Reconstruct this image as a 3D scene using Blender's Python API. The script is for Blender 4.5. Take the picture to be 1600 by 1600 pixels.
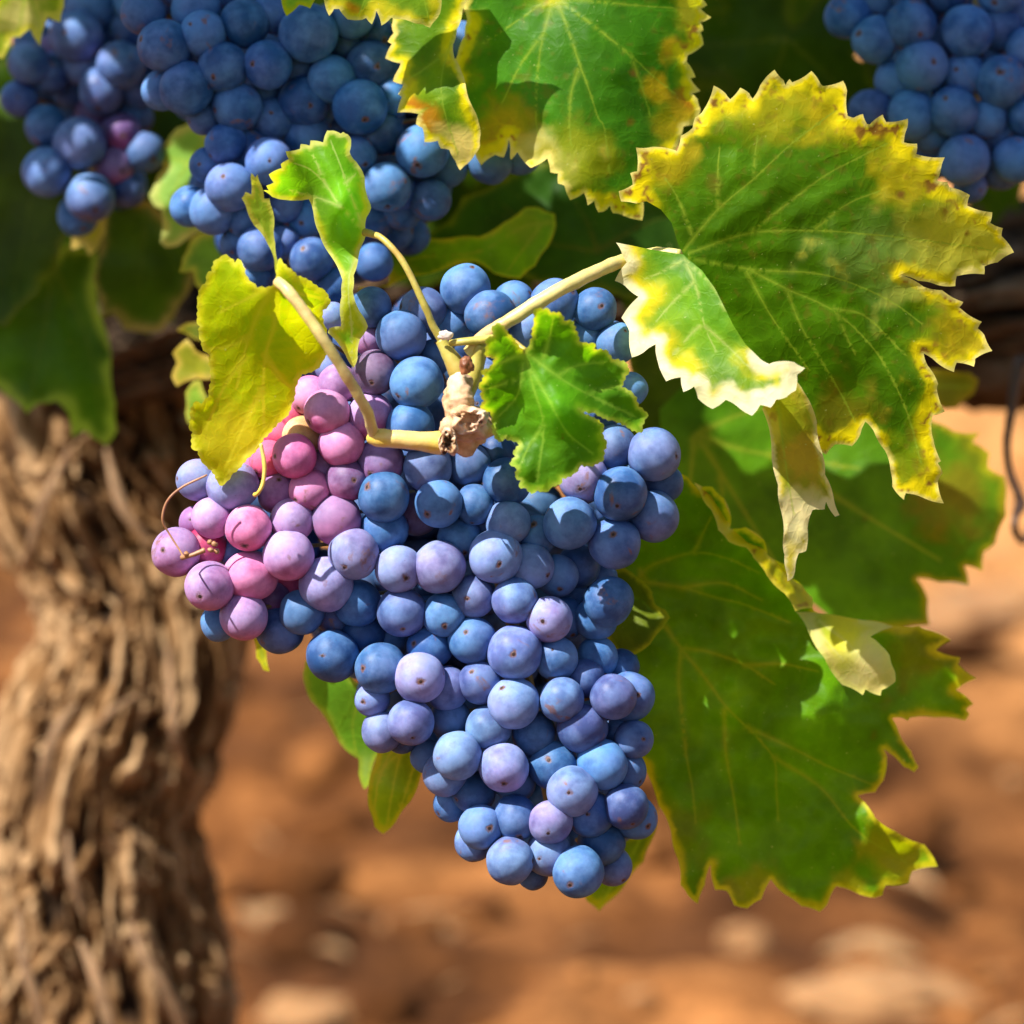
import bpy, math, random
import numpy as np
from mathutils import Vector, Matrix
from mathutils.geometry import delaunay_2d_cdt
R = math.radians
random.seed(7)
rng = np.random.default_rng(11)
sc = bpy.context.scene
for o in list(bpy.data.objects):
    bpy.data.objects.remove(o)

# ------------------------------------------------------------------ camera, sky, sun, exposure
PITCH = R(12.0)
CAM = np.array([0.0, 0.0, 0.75])
W0 = 0.30                                   # metres across the frame at one metre
RIGHT = np.array([1.0, 0, 0])
FWD = np.array([0, math.cos(PITCH), -math.sin(PITCH)])
UP = np.array([0, math.sin(PITCH), math.cos(PITCH)])
cam = bpy.data.cameras.new("camera")
camo = bpy.data.objects.new("camera", cam)
sc.collection.objects.link(camo)
camo.location = CAM
camo.rotation_euler = (math.pi / 2 - PITCH, 0, 0)
cam.sensor_width = 36
cam.lens = 36 / W0
cam.clip_start = 0.01
cam.clip_end = 500
cam.dof.use_dof = True
cam.dof.focus_distance = 1.0
cam.dof.aperture_fstop = 7.4
sc.camera = camo

SUN = -0.50 * RIGHT + 0.74 * UP - 0.46 * FWD
SUN /= np.linalg.norm(SUN)
EL = math.asin(SUN[2])
AZ = math.atan2(SUN[0], SUN[1])
world = bpy.data.worlds.new("World")
sc.world = world
world.use_nodes = True
wn = world.node_tree.nodes
wl = world.node_tree.links
bg = wn["Background"]
sky = wn.new("ShaderNodeTexSky")
sky.sky_type = 'NISHITA'
sky.sun_disc = False
sky.sun_elevation = EL
sky.sun_rotation = AZ
wl.new(sky.outputs[0], bg.inputs[0])
bg.inputs[1].default_value = 0.068
sl = bpy.data.lights.new("sun", 'SUN')
sl.energy = 5.0
sl.angle = R(0.5)
sl.color = (1.0, 0.95, 0.87)
so = bpy.data.objects.new("sun", sl)
sc.collection.objects.link(so)
so.rotation_euler = Vector(SUN).to_track_quat('Z', 'Y').to_euler()
so.location = (-1, -1, 3)
sc.view_settings.view_transform = 'Standard'
sc.view_settings.look = 'None'
sc.view_settings.gamma = 1
sc.view_settings.exposure = 1.14
sc.render.engine = 'CYCLES'
sc.cycles.use_denoising = True
sc.cycles.max_bounces = 8
sc.cycles.transmission_bounces = 6
sc.cycles.caustics_reflective = False
sc.cycles.caustics_refractive = False

# ------------------------------------------------------------------ helpers
def P(px, py, d):
    """photo position (1600 wide) at depth d metres -> world point"""
    px = np.asarray(px, float); py = np.asarray(py, float); d = np.asarray(d, float)
    x = (px - 800) / 1600 * W0 * d
    y = (800 - py) / 1600 * W0 * d
    return CAM + x[..., None] * RIGHT + y[..., None] * UP + d[..., None] * FWD

def S(px, d):
    return px / 1600 * W0 * d

def Z(ox, oy, s, pts):
    return [(ox + p[0] / s, oy + p[1] / s) for p in pts]

def R1(*p): return Z(0, 0, 2.857, p)
def R2(*p): return Z(240, 380, 4, p)
def R3(*p): return Z(600, 380, 3.3333, p)
def R4(*p): return Z(220, 600, 3.2, p)
def R7(*p): return Z(940, 80, 2.4242, p)
def R8(*p): return Z(940, 600, 1.9045, p)
def Q1(*p): return Z(500, 0, 5, p)
def Q3(*p): return Z(800, 0, 4.4444, p)
def Q4(*p): return Z(360, 190, 4, p)
def Q5(*p): return Z(560, 240, 3.0769, p)
def Q6(*p): return Z(0, 240, 3.0769, p)
def Q7(*p): return Z(1380, 280, 2.2857, p)
def Q8(*p): return Z(360, 960, 4.4444, p)
def T4(*p): return Z(660, 500, 6.6667, p)
def T5(*p): return Z(940, 700, 4.4444, p)
def T6(*p): return Z(1220, 900, 5, p)
def T7(*p): return Z(900, 1180, 2.7586, p)

def _hash(ix, iy, iz, seed):
    h = (ix.astype(np.int64) * 374761393 + iy.astype(np.int64) * 668265263 + iz.astype(np.int64) * 2147483647 + seed * 974634721) & 0xFFFFFFFF
    h = ((h ^ (h >> 13)) * 1274126177) & 0xFFFFFFFF
    h = (h ^ (h >> 16)) & 0xFFFFFFFF
    return h / 4294967295.0

def vnoise(p, seed=0):
    p = np.asarray(p, float)
    if p.shape[-1] == 2:
        p = np.concatenate([p, np.zeros(p.shape[:-1] + (1,))], -1)
    i = np.floor(p).astype(np.int64); f = p - i
    f = f * f * (3 - 2 * f)
    out = 0
    for a in (0, 1):
        for b in (0, 1):
            for c in (0, 1):
                w = (f[..., 0] if a else 1 - f[..., 0]) * (f[..., 1] if b else 1 - f[..., 1]) * (f[..., 2] if c else 1 - f[..., 2])
                out = out + w * _hash(i[..., 0] + a, i[..., 1] + b, i[..., 2] + c, seed)
    return out * 2 - 1

def fbm(p, seed=0, oct=4, gain=0.5):
    p = np.asarray(p, float)
    a, s, out = 1.0, 1.0, 0
    for k in range(oct):
        out = out + a * vnoise(p * s, seed + k * 17)
        a *= gain; s *= 2.03
    return out

def smooth(a, b, x):
    t = np.clip((x - a) / (b - a), 0, 1)
    return t * t * (3 - 2 * t)

def link(o):
    sc.collection.objects.link(o)
    return o

def tag(o, label=None, cat=None, group=None, kind=None):
    if label: o["label"] = label
    if cat: o["category"] = cat
    if group: o["group"] = group
    if kind: o["kind"] = kind
    return o

def empty(name, loc):
    o = bpy.data.objects.new(name, None)
    o.location = loc
    o.empty_display_size = 0.01
    return link(o)

def mesh_obj(name, V, F, mat, parent=None, origin=None, attrs=None, smooth_shade=True):
    V = np.asarray(V, float)
    if parent is not None:
        org = np.array(parent.location)
    elif origin is not None:
        org = np.asarray(origin, float)
    else:
        org = np.zeros(3)
    me = bpy.data.meshes.new(name)
    me.from_pydata((V - org).tolist(), [], [tuple(map(int, f)) for f in F])
    if smooth_shade:
        me.polygons.foreach_set("use_smooth", [True] * len(me.polygons))
    for k, a in (attrs or {}).items():
        a = np.asarray(a, float)
        if a.ndim == 2 and a.shape[1] == 3 and k == "tint":
            at = me.attributes.new(k, 'FLOAT_COLOR', 'POINT')
            at.data.foreach_set("color", np.concatenate([a, np.ones((len(a), 1))], 1).ravel())
        elif a.ndim == 2:
            at = me.attributes.new(k, 'FLOAT_VECTOR', 'POINT')
            at.data.foreach_set("vector", a.ravel())
        else:
            at = me.attributes.new(k, 'FLOAT', 'POINT')
            at.data.foreach_set("value", a.ravel())
    me.materials.append(mat)
    me.update()
    o = bpy.data.objects.new(name, me)
    if parent is not None:
        o.parent = parent
    else:
        o.location = org
    return link(o)

def catmull(pts, n):
    pts = np.asarray(pts, float)
    if len(pts) == 2:
        t = np.linspace(0, 1, n)[:, None]
        return pts[0] * (1 - t) + pts[1] * t
    q = np.vstack([2 * pts[0] - pts[1], pts, 2 * pts[-1] - pts[-2]])
    out = []
    m = len(pts) - 1
    for u in np.linspace(0, m - 1e-6, n):
        i = int(u); t = u - i
        a, b, c, d = q[i], q[i + 1], q[i + 2], q[i + 3]
        out.append(0.5 * (2 * b + (c - a) * t + (2 * a - 5 * b + 4 * c - d) * t * t + (3 * b - a - 3 * c + d) * t ** 3))
    return np.array(out)

def tube(path, radii, n=40, seg=14, rough=0.0, seed=0, ends=True, flat=1.0):
    """world path (k,3), radii (k,) -> V,F of a smooth closed tube"""
    pr = catmull(np.column_stack([np.asarray(path, float), np.asarray(radii, float)]), n)
    C, r = pr[:, :3], pr[:, 3]
    Tn = np.gradient(C, axis=0)
    Tn /= np.linalg.norm(Tn, axis=1)[:, None] + 1e-12
    ref = FWD.copy()
    V = []
    nn = ref - Tn[0] * ref.dot(Tn[0])
    if np.linalg.norm(nn) < 1e-3:
        nn = RIGHT - Tn[0] * RIGHT.dot(Tn[0])
    for i in range(n):
        nn = nn - Tn[i] * nn.dot(Tn[i]); nn /= np.linalg.norm(nn)
        b = np.cross(Tn[i], nn)
        a = np.linspace(0, 2 * math.pi, seg, endpoint=False)
        ring = C[i] + r[i] * (np.cos(a)[:, None] * nn * flat + np.sin(a)[:, None] * b)
        V.append(ring)
    V = np.vstack(V)
    if rough:
        cen = np.repeat(C, seg, 0)
        k = 1 + rough * fbm(V * 350, seed, 3)
        V = cen + (V - cen) * k[:, None]
    F = []
    for i in range(n - 1):
        for j in range(seg):
            a, b = i * seg + j, i * seg + (j + 1) % seg
            F.append((a, b, b + seg, a + seg))
    if ends:
        V = np.vstack([V, C[0] - Tn[0] * r[0] * .3, C[-1] + Tn[-1] * r[-1] * .3])
        for j in range(seg):
            F.append((len(V) - 2, (j + 1) % seg, j))
            F.append((len(V) - 1, (n - 1) * seg + j, (n - 1) * seg + (j + 1) % seg))
    return V, F

def join(parts):
    VV, FF, n = [], [], 0
    for V, F in parts:
        VV.append(V)
        FF += [tuple(i + n for i in f) for f in F]
        n += len(V)
    return np.vstack(VV), FF

# ------------------------------------------------------------------ materials
def new_mat(name):
    m = bpy.data.materials.new(name)
    m.use_nodes = True
    nt = m.node_tree
    for n in list(nt.nodes):
        nt.nodes.remove(n)
    out = nt.nodes.new("ShaderNodeOutputMaterial")
    return m, nt, out

def N(nt, t, **kw):
    n = nt.nodes.new(t)
    for k, v in kw.items():
        if k.startswith("i_"):
            n.inputs[k[2:].replace("_", " ")].default_value = v
        else:
            setattr(n, k, v)
    return n

def noise(nt, vec, scale, detail=3, rough=.55, dist=0.0):
    n = N(nt, "ShaderNodeTexNoise")
    n.inputs["Scale"].default_value = scale
    n.inputs["Detail"].default_value = detail
    n.inputs["Roughness"].default_value = rough
    n.inputs["Distortion"].default_value = dist
    if vec is not None:
        nt.links.new(vec, n.inputs["Vector"])
    return n

def ramp(nt, fac, stops):
    r = N(nt, "ShaderNodeValToRGB")
    e = r.color_ramp.elements
    while len(e) < len(stops):
        e.new(0.5)
    for k, (p, c) in enumerate(stops):
        e[k].position = p
        e[k].color = (c[0], c[1], c[2], 1) if not np.isscalar(c) else (c, c, c, 1)
    nt.links.new(fac, r.inputs[0])
    return r.outputs[0]

def mixc(nt, a, b, fac, mode='MIX'):
    m = N(nt, "ShaderNodeMix", data_type='RGBA', blend_type=mode)
    for s, v in ((m.inputs[0], fac), (m.inputs[6], a), (m.inputs[7], b)):
        if hasattr(v, "is_linked"):
            nt.links.new(v, s)
        elif np.isscalar(v):
            s.default_value = v
        else:
            s.default_value = (*v, 1)
    return m.outputs[2]

def math_n(nt, op, a, b=None):
    m = N(nt, "ShaderNodeMath", operation=op)
    for s, v in ((m.inputs[0], a), (m.inputs[1], b)):
        if v is None: continue
        if hasattr(v, "is_linked"): nt.links.new(v, s)
        else: s.default_value = v
    return m.outputs[0]

def attr(nt, name):
    return N(nt, "ShaderNodeAttribute", attribute_name=name)

def grape_material():
    m, nt, out = new_mat("grape_skin")
    L = nt.links.new
    pos = N(nt, "ShaderNodeNewGeometry").outputs["Position"]
    tint = attr(nt, "tint").outputs["Color"]
    pol = attr(nt, "polar").outputs["Fac"]
    n1 = noise(nt, pos, 130, 5, .6).outputs["Fac"]
    n2 = noise(nt, pos, 420, 4, .6).outputs["Fac"]
    n3 = noise(nt, pos, 75, 3, .5, 1.2).outputs["Fac"]
    # bloom, thick or rubbed thin
    bloom = attr(nt, "bloom").outputs["Fac"]
    rub = ramp(nt, math_n(nt, 'ADD', n1, bloom), [(0.34, 0.0), (0.60, 1.0)])
    dark = mixc(nt, tint, (0.60, 0.57, 0.66), 1.0, 'MULTIPLY')
    pale = mixc(nt, tint, (0.40, 0.58, 0.84), 0.12)
    c = mixc(nt, dark, pale, rub)
    fine = ramp(nt, n2, [(0.3, (0.84, .84, .86)), (0.7, (1.08, 1.07, 1.05))])
    c = mixc(nt, c, fine, 1.0, 'MULTIPLY')
    # the skin drifts from blue to violet within one berry
    nv = noise(nt, pos, 62, 2, .5).outputs["Fac"]
    c = mixc(nt, c, mixc(nt, c, (1.30, .93, 1.0), 1.0, 'MULTIPLY'), ramp(nt, nv, [(0.40, 0.0), (0.66, 1.0)]))
    # scuffs and russet scars
    sc_f = ramp(nt, n3, [(0.635, 0.0), (0.68, 1.0)])
    sc_f = math_n(nt, 'MULTIPLY', sc_f, ramp(nt, n2, [(0.42, 0.0), (0.62, 0.8)]))
    c = mixc(nt, c, (0.19, 0.09, 0.065), sc_f)
    spk = noise(nt, pos, 900, 2, .5).outputs["Fac"]
    c = mixc(nt, c, (0.07, 0.05, 0.06), ramp(nt, spk, [(0.75, 0.0), (0.80, .55)]))
    # stigma scar at the free end
    wob = math_n(nt, 'ADD', pol, math_n(nt, 'MULTIPLY', math_n(nt, 'SUBTRACT', n2, 0.5), 0.5))
    ring = ramp(nt, wob, [(0.07, 1.0), (0.20, 0.0)])
    c = mixc(nt, c, (0.14, 0.07, 0.055), ring)
    dot = ramp(nt, pol, [(0.05, 1.0), (0.09, 0.0)])
    c = mixc(nt, c, (0.035, 0.02, 0.018), dot)
    b = N(nt, "ShaderNodeBsdfPrincipled")
    L(c, b.inputs["Base Color"])
    rr = ramp(nt, rub, [(0.0, .46), (1.0, .62)])
    L(rr, b.inputs["Roughness"])
    b.inputs["Specular IOR Level"].default_value = 0.26
    b.inputs["Subsurface Weight"].default_value = 0.32
    b.inputs["Subsurface Radius"].default_value = (1.0, 0.35, 0.3)
    b.inputs["Subsurface Scale"].default_value = 0.0025
    b.inputs["Sheen Weight"].default_value = 0.0
    b.inputs["Sheen Roughness"].default_value = 0.4
    b.inputs["Sheen Tint"].default_value = (.75, .82, 1, 1)
    h = math_n(nt, 'ADD', math_n(nt, 'MULTIPLY', n2, 0.25), math_n(nt, 'MULTIPLY', ring, -0.6))
    h = math_n(nt, 'ADD', h, math_n(nt, 'MULTIPLY', dot, 1.0))
    bp = N(nt, "ShaderNodeBump")
    bp.inputs["Strength"].default_value = 0.35
    bp.inputs["Distance"].default_value = 0.0005
    L(h, bp.inputs["Height"])
    L(bp.outputs[0], b.inputs["Normal"])
    L(b.outputs[0], out.inputs[0])
    return m

def leaf_material():
    m, nt, out = new_mat("vine_leaf")
    L = nt.links.new
    uv = attr(nt, "leafpos").outputs["Vector"]
    tint = attr(nt, "tint").outputs["Color"]
    vein = attr(nt, "vein").outputs["Fac"]
    vo = N(nt, "ShaderNodeTexVoronoi", feature='DISTANCE_TO_EDGE')
    vo.inputs["Scale"].default_value = 90
    dn = noise(nt, uv, 60, 3)
    va = N(nt, "ShaderNodeVectorMath", operation='MULTIPLY_ADD')
    L(dn.outputs["Color"], va.inputs[0]); va.inputs[1].default_value = (.012, .012, .012); L(uv, va.inputs[2])
    L(va.outputs[0], vo.inputs["Vector"])
    net = ramp(nt, vo.outputs["Distance"], [(0.0, 1.0), (0.10, 0.0)])
    vo2 = N(nt, "ShaderNodeTexVoronoi", feature='DISTANCE_TO_EDGE')
    vo2.inputs["Scale"].default_value = 300
    L(va.outputs[0], vo2.inputs["Vector"])
    net2 = ramp(nt, vo2.outputs["Distance"], [(0.0, 1.0), (0.14, 0.0)])
    n1 = noise(nt, uv, 35, 5, .62).outputs["Fac"]
    n2 = noise(nt, uv, 260, 3, .6).outputs["Fac"]
    c = mixc(nt, tint, ramp(nt, n1, [(0.25, (.78, .82, .7)), (0.75, (1.2, 1.16, 1.1))]), 1.0, 'MULTIPLY')
    lighter = mixc(nt, c, (1.5, 1.3, 1.2), 1.0, 'MULTIPLY')
    c = mixc(nt, c, lighter, math_n(nt, 'MULTIPLY', net, 0.20))
    c = mixc(nt, c, lighter, math_n(nt, 'MULTIPLY', net2, 0.16))
    c = mixc(nt, c, (0.13, 0.06, 0.012), ramp(nt, n2, [(0.72, 0.0), (0.80, .5)]))
    n4 = noise(nt, uv, 900, 2, .5).outputs["Fac"]
    c = mixc(nt, c, (0.50, 0.55, 0.22), ramp(nt, n4, [(0.70, 0.0), (0.78, .55)]))
    h = math_n(nt, 'SUBTRACT', math_n(nt, 'MULTIPLY', n1, 0.5), math_n(nt, 'MULTIPLY', net, 0.10))
    h = math_n(nt, 'SUBTRACT', h, math_n(nt, 'MULTIPLY', net2, 0.06))
    bp = N(nt, "ShaderNodeBump")
    bp.inputs["Strength"].default_value = 0.55
    bp.inputs["Distance"].default_value = 0.0012
    L(h, bp.inputs["Height"])
    b = N(nt, "ShaderNodeBsdfPrincipled")
    L(c, b.inputs["Base Color"])
    b.inputs["Roughness"].default_value = 0.46
    b.inputs["Specular IOR Level"].default_value = 0.13
    L(bp.outputs[0], b.inputs["Normal"])
    tr = N(nt, "ShaderNodeBsdfTranslucent")
    tc = mixc(nt, c, (2.5, 2.4, 0.4), 1.0, 'MULTIPLY')
    tc.node.clamp_result = True
    L(tc, tr.inputs["Color"])
    L(bp.outputs[0], tr.inputs["Normal"])
    mx = N(nt, "ShaderNodeMixShader")
    mx.inputs[0].default_value = 0.5
    L(b.outputs[0], mx.inputs[1]); L(tr.outputs[0], mx.inputs[2])
    L(mx.outputs[0], out.inputs[0])
    return m

def stem_material(name, c1, c2, c3, scale=220, rough=.45):
    m, nt, out = new_mat(name)
    pos = N(nt, "ShaderNodeNewGeometry").outputs["Position"]
    n1 = noise(nt, pos, scale, 5, .65).outputs["Fac"]
    n2 = noise(nt, pos, scale * .3, 2).outputs["Fac"]
    c = ramp(nt, n1, [(0.3, c1), (0.7, c2)])
    c = mixc(nt, c, c3, ramp(nt, n2, [(0.5, 0.0), (0.72, .8)]))
    b = N(nt, "ShaderNodeBsdfPrincipled")
    nt.links.new(c, b.inputs["Base Color"])
    b.inputs["Roughness"].default_value = rough
    b.inputs["Subsurface Weight"].default_value = 0.1
    b.inputs["Subsurface Scale"].default_value = 0.002
    bp = N(nt, "ShaderNodeBump")
    bp.inputs["Strength"].default_value = 0.4
    bp.inputs["Distance"].default_value = 0.0006
    nt.links.new(n1, bp.inputs["Height"])
    nt.links.new(bp.outputs[0], b.inputs["Normal"])
    nt.links.new(b.outputs[0], out.inputs[0])
    return m

def bark_material(name, stops, rough=.85, scale=1.0):
    m, nt, out = new_mat(name)
    crev = attr(nt, "crev").outputs["Fac"]
    uv = attr(nt, "barkpos").outputs["Vector"]
    mp = N(nt, "ShaderNodeMapping")
    mp.inputs["Scale"].default_value = (1.0, 1.0, 0.30)
    nt.links.new(uv, mp.inputs["Vector"])
    n1 = noise(nt, mp.outputs[0], 160 * scale, 6, .65, .6).outputs["Fac"]
    n2 = noise(nt, uv, 45, 4, .6).outputs["Fac"]
    f = math_n(nt, 'ADD', math_n(nt, 'MULTIPLY', n1, .5), math_n(nt, 'MULTIPLY', crev, .62))
    c = ramp(nt, f, stops)
    c = mixc(nt, c, (0.17, 0.09, 0.038), ramp(nt, n2, [(0.5, 0.0), (0.72, .5)]))
    b = N(nt, "ShaderNodeBsdfPrincipled")
    nt.links.new(c, b.inputs["Base Color"])
    b.inputs["Roughness"].default_value = rough
    b.inputs["Specular IOR Level"].default_value = .2
    bp = N(nt, "ShaderNodeBump")
    bp.inputs["Strength"].default_value = 0.8
    bp.inputs["Distance"].default_value = 0.004
    nt.links.new(n1, bp.inputs["Height"])
    nt.links.new(bp.outputs[0], b.inputs["Normal"])
    nt.links.new(b.outputs[0], out.inputs[0])
    return m

def soil_material():
    m, nt, out = new_mat("red_soil")
    pos = N(nt, "ShaderNodeNewGeometry").outputs["Position"]
    n1 = noise(nt, pos, 4.2, 6, .62, .6).outputs["Fac"]
    n2 = noise(nt, pos, 22, 5, .65).outputs["Fac"]
    n3 = noise(nt, pos, 120, 3, .6).outputs["Fac"]
    c = ramp(nt, n1, [(0.36, (0.050, 0.018, 0.005)), (0.5, (0.120, 0.044, 0.012)), (0.65, (0.30, 0.125, 0.038))])  # dark base tone paints in the shade on the near ground
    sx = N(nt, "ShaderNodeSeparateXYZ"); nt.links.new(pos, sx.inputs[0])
    # paler toward the far right, painting in sunlit ground
    sunlit_band = math_n(nt, 'ADD', math_n(nt, 'MULTIPLY', sx.outputs[0], .9), sx.outputs[1])
    sunlit_band = math_n(nt, 'ADD', sunlit_band, math_n(nt, 'MULTIPLY', n1, 1.2))
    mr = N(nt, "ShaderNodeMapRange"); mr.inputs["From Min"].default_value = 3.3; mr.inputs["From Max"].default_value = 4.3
    nt.links.new(sunlit_band, mr.inputs["Value"])
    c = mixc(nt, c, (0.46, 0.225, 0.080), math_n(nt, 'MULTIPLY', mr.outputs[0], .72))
    c2 = ramp(nt, n2, [(0.3, (.55, .5, .45)), (0.7, (1.35, 1.35, 1.35))])
    c = mixc(nt, c, c2, 1.0, 'MULTIPLY')
    c = mixc(nt, c, ramp(nt, n3, [(0.3, (.7, .7, .7)), (0.7, (1.25, 1.25, 1.25))]), 1.0, 'MULTIPLY')
    b = N(nt, "ShaderNodeBsdfPrincipled")
    nt.links.new(c, b.inputs["Base Color"])
    b.inputs["Roughness"].default_value = .95
    b.inputs["Specular IOR Level"].default_value = .1
    bp = N(nt, "ShaderNodeBump")
    bp.inputs["Strength"].default_value = 0.8
    bp.inputs["Distance"].default_value = 0.01
    nt.links.new(n2, bp.inputs["Height"])
    nt.links.new(bp.outputs[0], b.inputs["Normal"])
    nt.links.new(b.outputs[0], out.inputs[0])
    return m

M_GRAPE = grape_material()
M_LEAF = leaf_material()
M_PET = stem_material("pale_petiole", (0.46, 0.38, 0.09), (0.68, 0.56, 0.22), (0.58, 0.32, 0.15), 150)
M_PETG = stem_material("green_petiole", (0.36, 0.30, 0.04), (0.48, 0.42, 0.10), (0.40, 0.20, 0.06))
M_STUB = stem_material("yellow_stem", (0.62, 0.42, 0.05), (0.74, 0.55, 0.12), (0.70, 0.50, 0.22))
M_TAN = stem_material("tan_bark", (0.30, 0.14, 0.05), (0.64, 0.44, 0.26), (0.80, 0.68, 0.54), 260, .7)
M_RACHIS = stem_material("grape_stalk", (0.16, 0.12, 0.03), (0.28, 0.20, 0.06), (0.20, 0.08, 0.04))
M_TENDRIL = stem_material("dry_tendril", (0.22, 0.10, 0.04), (0.42, 0.22, 0.10), (0.30, 0.12, 0.05))
M_DARKTWIG = stem_material("dark_tendril", (0.025, 0.012, 0.007), (0.07, 0.033, 0.018), (0.04, 0.02, 0.01))
M_BARK = bark_material("vine_bark", [(0.32, (0.010, 0.005, 0.002)), (0.46, (0.060, 0.027, 0.008)), (0.60, (0.18, 0.088, 0.029)), (0.82, (0.46, 0.29, 0.145))])
M_SHADEARM = bark_material("shaded_arm_bark", [(0.34, (0.006, 0.004, 0.003)), (0.52, (0.030, 0.018, 0.010)), (0.70, (0.085, 0.052, 0.030)), (0.90, (0.20, 0.14, 0.09))])  # vine bark darkened so the arm's shade sits in its colour
M_STRIP = stem_material("peeling_bark", (0.12, 0.06, 0.025), (0.32, 0.19, 0.09), (0.20, 0.10, 0.04), 120, .8)
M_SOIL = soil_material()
M_STONE = stem_material("pale_stone", (0.18, 0.085, 0.028), (0.33, 0.165, 0.06), (0.20, 0.085, 0.028), 40, .9)

# ------------------------------------------------------------------ ground
def clod_h(x, y):
    p = np.stack([x, y], -1)
    h = 0.035 * fbm(p * 2.2, 3, 3) + 0.018 * fbm(p * 9, 5, 3)
    c = np.maximum(0, fbm(p * 14, 9, 2) - .1)
    return h + 0.022 * c

def build_ground():
    def axis(lo, hi, step, far):
        a = list(np.arange(lo, hi + 1e-6, step))
        s, v = step, hi
        right = []
        while v < far:
            s *= 1.35; v += s; right.append(v)
        s, v = step, lo
        left = []
        while v > -far:
            s *= 1.35; v -= s; left.append(v)
        return np.array(left[::-1] + a + right)
    xs = axis(-1.2, 1.2, 0.016, 80)
    ys = axis(1.3, 5.5, 0.018, 120)
    X, Y = np.meshgrid(xs, ys)
    Hh = clod_h(X, Y) * np.clip(1.5 - np.hypot(X, Y - 3) / 12, 0, 1)
    V = np.stack([X, Y, Hh], -1).reshape(-1, 3)
    nx, ny = len(xs), len(ys)
    F = [(j * nx + i, j * nx + i + 1, (j + 1) * nx + i + 1, (j + 1) * nx + i) for j in range(ny - 1) for i in range(nx - 1)]
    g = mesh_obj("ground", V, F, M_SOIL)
    tag(g, "bare reddish brown vineyard soil in sun", "ground", kind="structure")
build_ground()

def rock(c, size, seed, squash=.6, n=18):
    th = np.linspace(0, math.pi, n)
    ph = np.linspace(0, 2 * math.pi, 2 * n, endpoint=False)
    Tt, Ph = np.meshgrid(th, ph, indexing='ij')
    d = np.stack([np.sin(Tt) * np.cos(Ph), np.sin(Tt) * np.sin(Ph), np.cos(Tt)], -1).reshape(-1, 3)
    r = 1 + .30 * fbm(d * 1.6 + seed * 7.1, seed, 4)
    V = d * r[:, None] * np.array(size) * .5
    V[:, 2] *= squash / .6
    m = 2 * n
    F = [(i * m + j, i * m + (j + 1) % m, (i + 1) * m + (j + 1) % m, (i + 1) * m + j) for i in range(n - 1) for j in range(m)]
    return V + np.asarray(c), F

def ground_hit(px, py):
    d = P(np.array(px), np.array(py), np.array(1.0)) - CAM
    t = -CAM[2] / d[2]
    q = CAM + d * t
    return q

# loose clods: nobody could count them
def build_clods():
    parts = []
    for k in range(420):
        y = 1.6 + 4.2 * random.random() ** 1.2
        x = (random.random() - .5) * y * .5
        s = random.uniform(.012, .05) * (1.6 if random.random() < .1 else 1)
        z = float(clod_h(np.array(x), np.array(y)))
        parts.append(rock((x, y, z + s * .12), (s, s * random.uniform(.7, 1.2), s * .7), k, .6, 7))
    V, F = join(parts)
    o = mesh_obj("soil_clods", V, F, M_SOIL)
    tag(o, "loose crumbled reddish clods scattered over the soil", "clods", kind="stuff")
build_clods()

def build_litter():
    rd = random.Random(77)
    VV, FF, n = [], [], 0
    for k in range(150):
        y = 1.7 + 3.0 * rd.random()
        x = (rd.random() - .5) * y * .45
        L = rd.uniform(.02, .07); w = L * rd.choice([.08, .1, .45, .6])
        a = rd.uniform(0, math.pi)
        z = float(clod_h(np.array(x), np.array(y))) + .012
        m = 7
        for i in range(m):
            t = i / (m - 1) - .5
            hw = w * math.cos(t * math.pi * .93)
            for q in (-1, 0, 1):
                VV.append((x + math.cos(a) * L * t - math.sin(a) * hw * q * .5, y + math.sin(a) * L * t + math.cos(a) * hw * q * .5, z + .25 * L * (.5 - 2 * t * t) + .12 * w * abs(q)))
        for i in range(m - 1):
            for q in range(2):
                b = n + i * 3 + q
                FF.append((b, b + 1, b + 4, b + 3))
        n += m * 3
    o = mesh_obj("leaf_litter", VV, FF, stem_material("dry_straw", (.16, .08, .03), (.34, .19, .075), (.22, .10, .03), 30, .8))
    tag(o, "dry straw and withered leaf bits strewn over the soil", "leaf litter", kind="stuff")
build_litter()

STONES = [  # px, py, size m, label
    ((640, 1500), (.060, .042, .020), "pale elongated stone on the soil below the tip of the front bunch"),
    ((1370, 1600), (.115, .085, .034), "large tan stone on the soil at the lower right corner"),
    ((1165, 1515), (.032, .03, .022), "small round greyish stone left of the large tan stone"),
    ((1590, 985), (.14, .09, .04), "broad sunlit clod of soil beyond the tip of the dark lower leaf"),
    ((475, 1640), (.06, .045, .02), "tan stone at the bottom edge right of the trunk"),
    ((1480, 1110), (.13, .09, .035), "flat bright stone lying under the ragged tip of the dark leaf"),
]
for k, ((px, py), s, lab) in enumerate(STONES):
    q = ground_hit(px, py)
    z = float(clod_h(np.array(q[0]), np.array(q[1])))
    V, F = rock((q[0], q[1], z + s[2] * .25), s, 40 + k, .6, 26)
    o = mesh_obj("stone", V, F, M_STONE, origin=(q[0], q[1], z))
    tag(o, lab, "stone", "stones lying on the soil")

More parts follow.
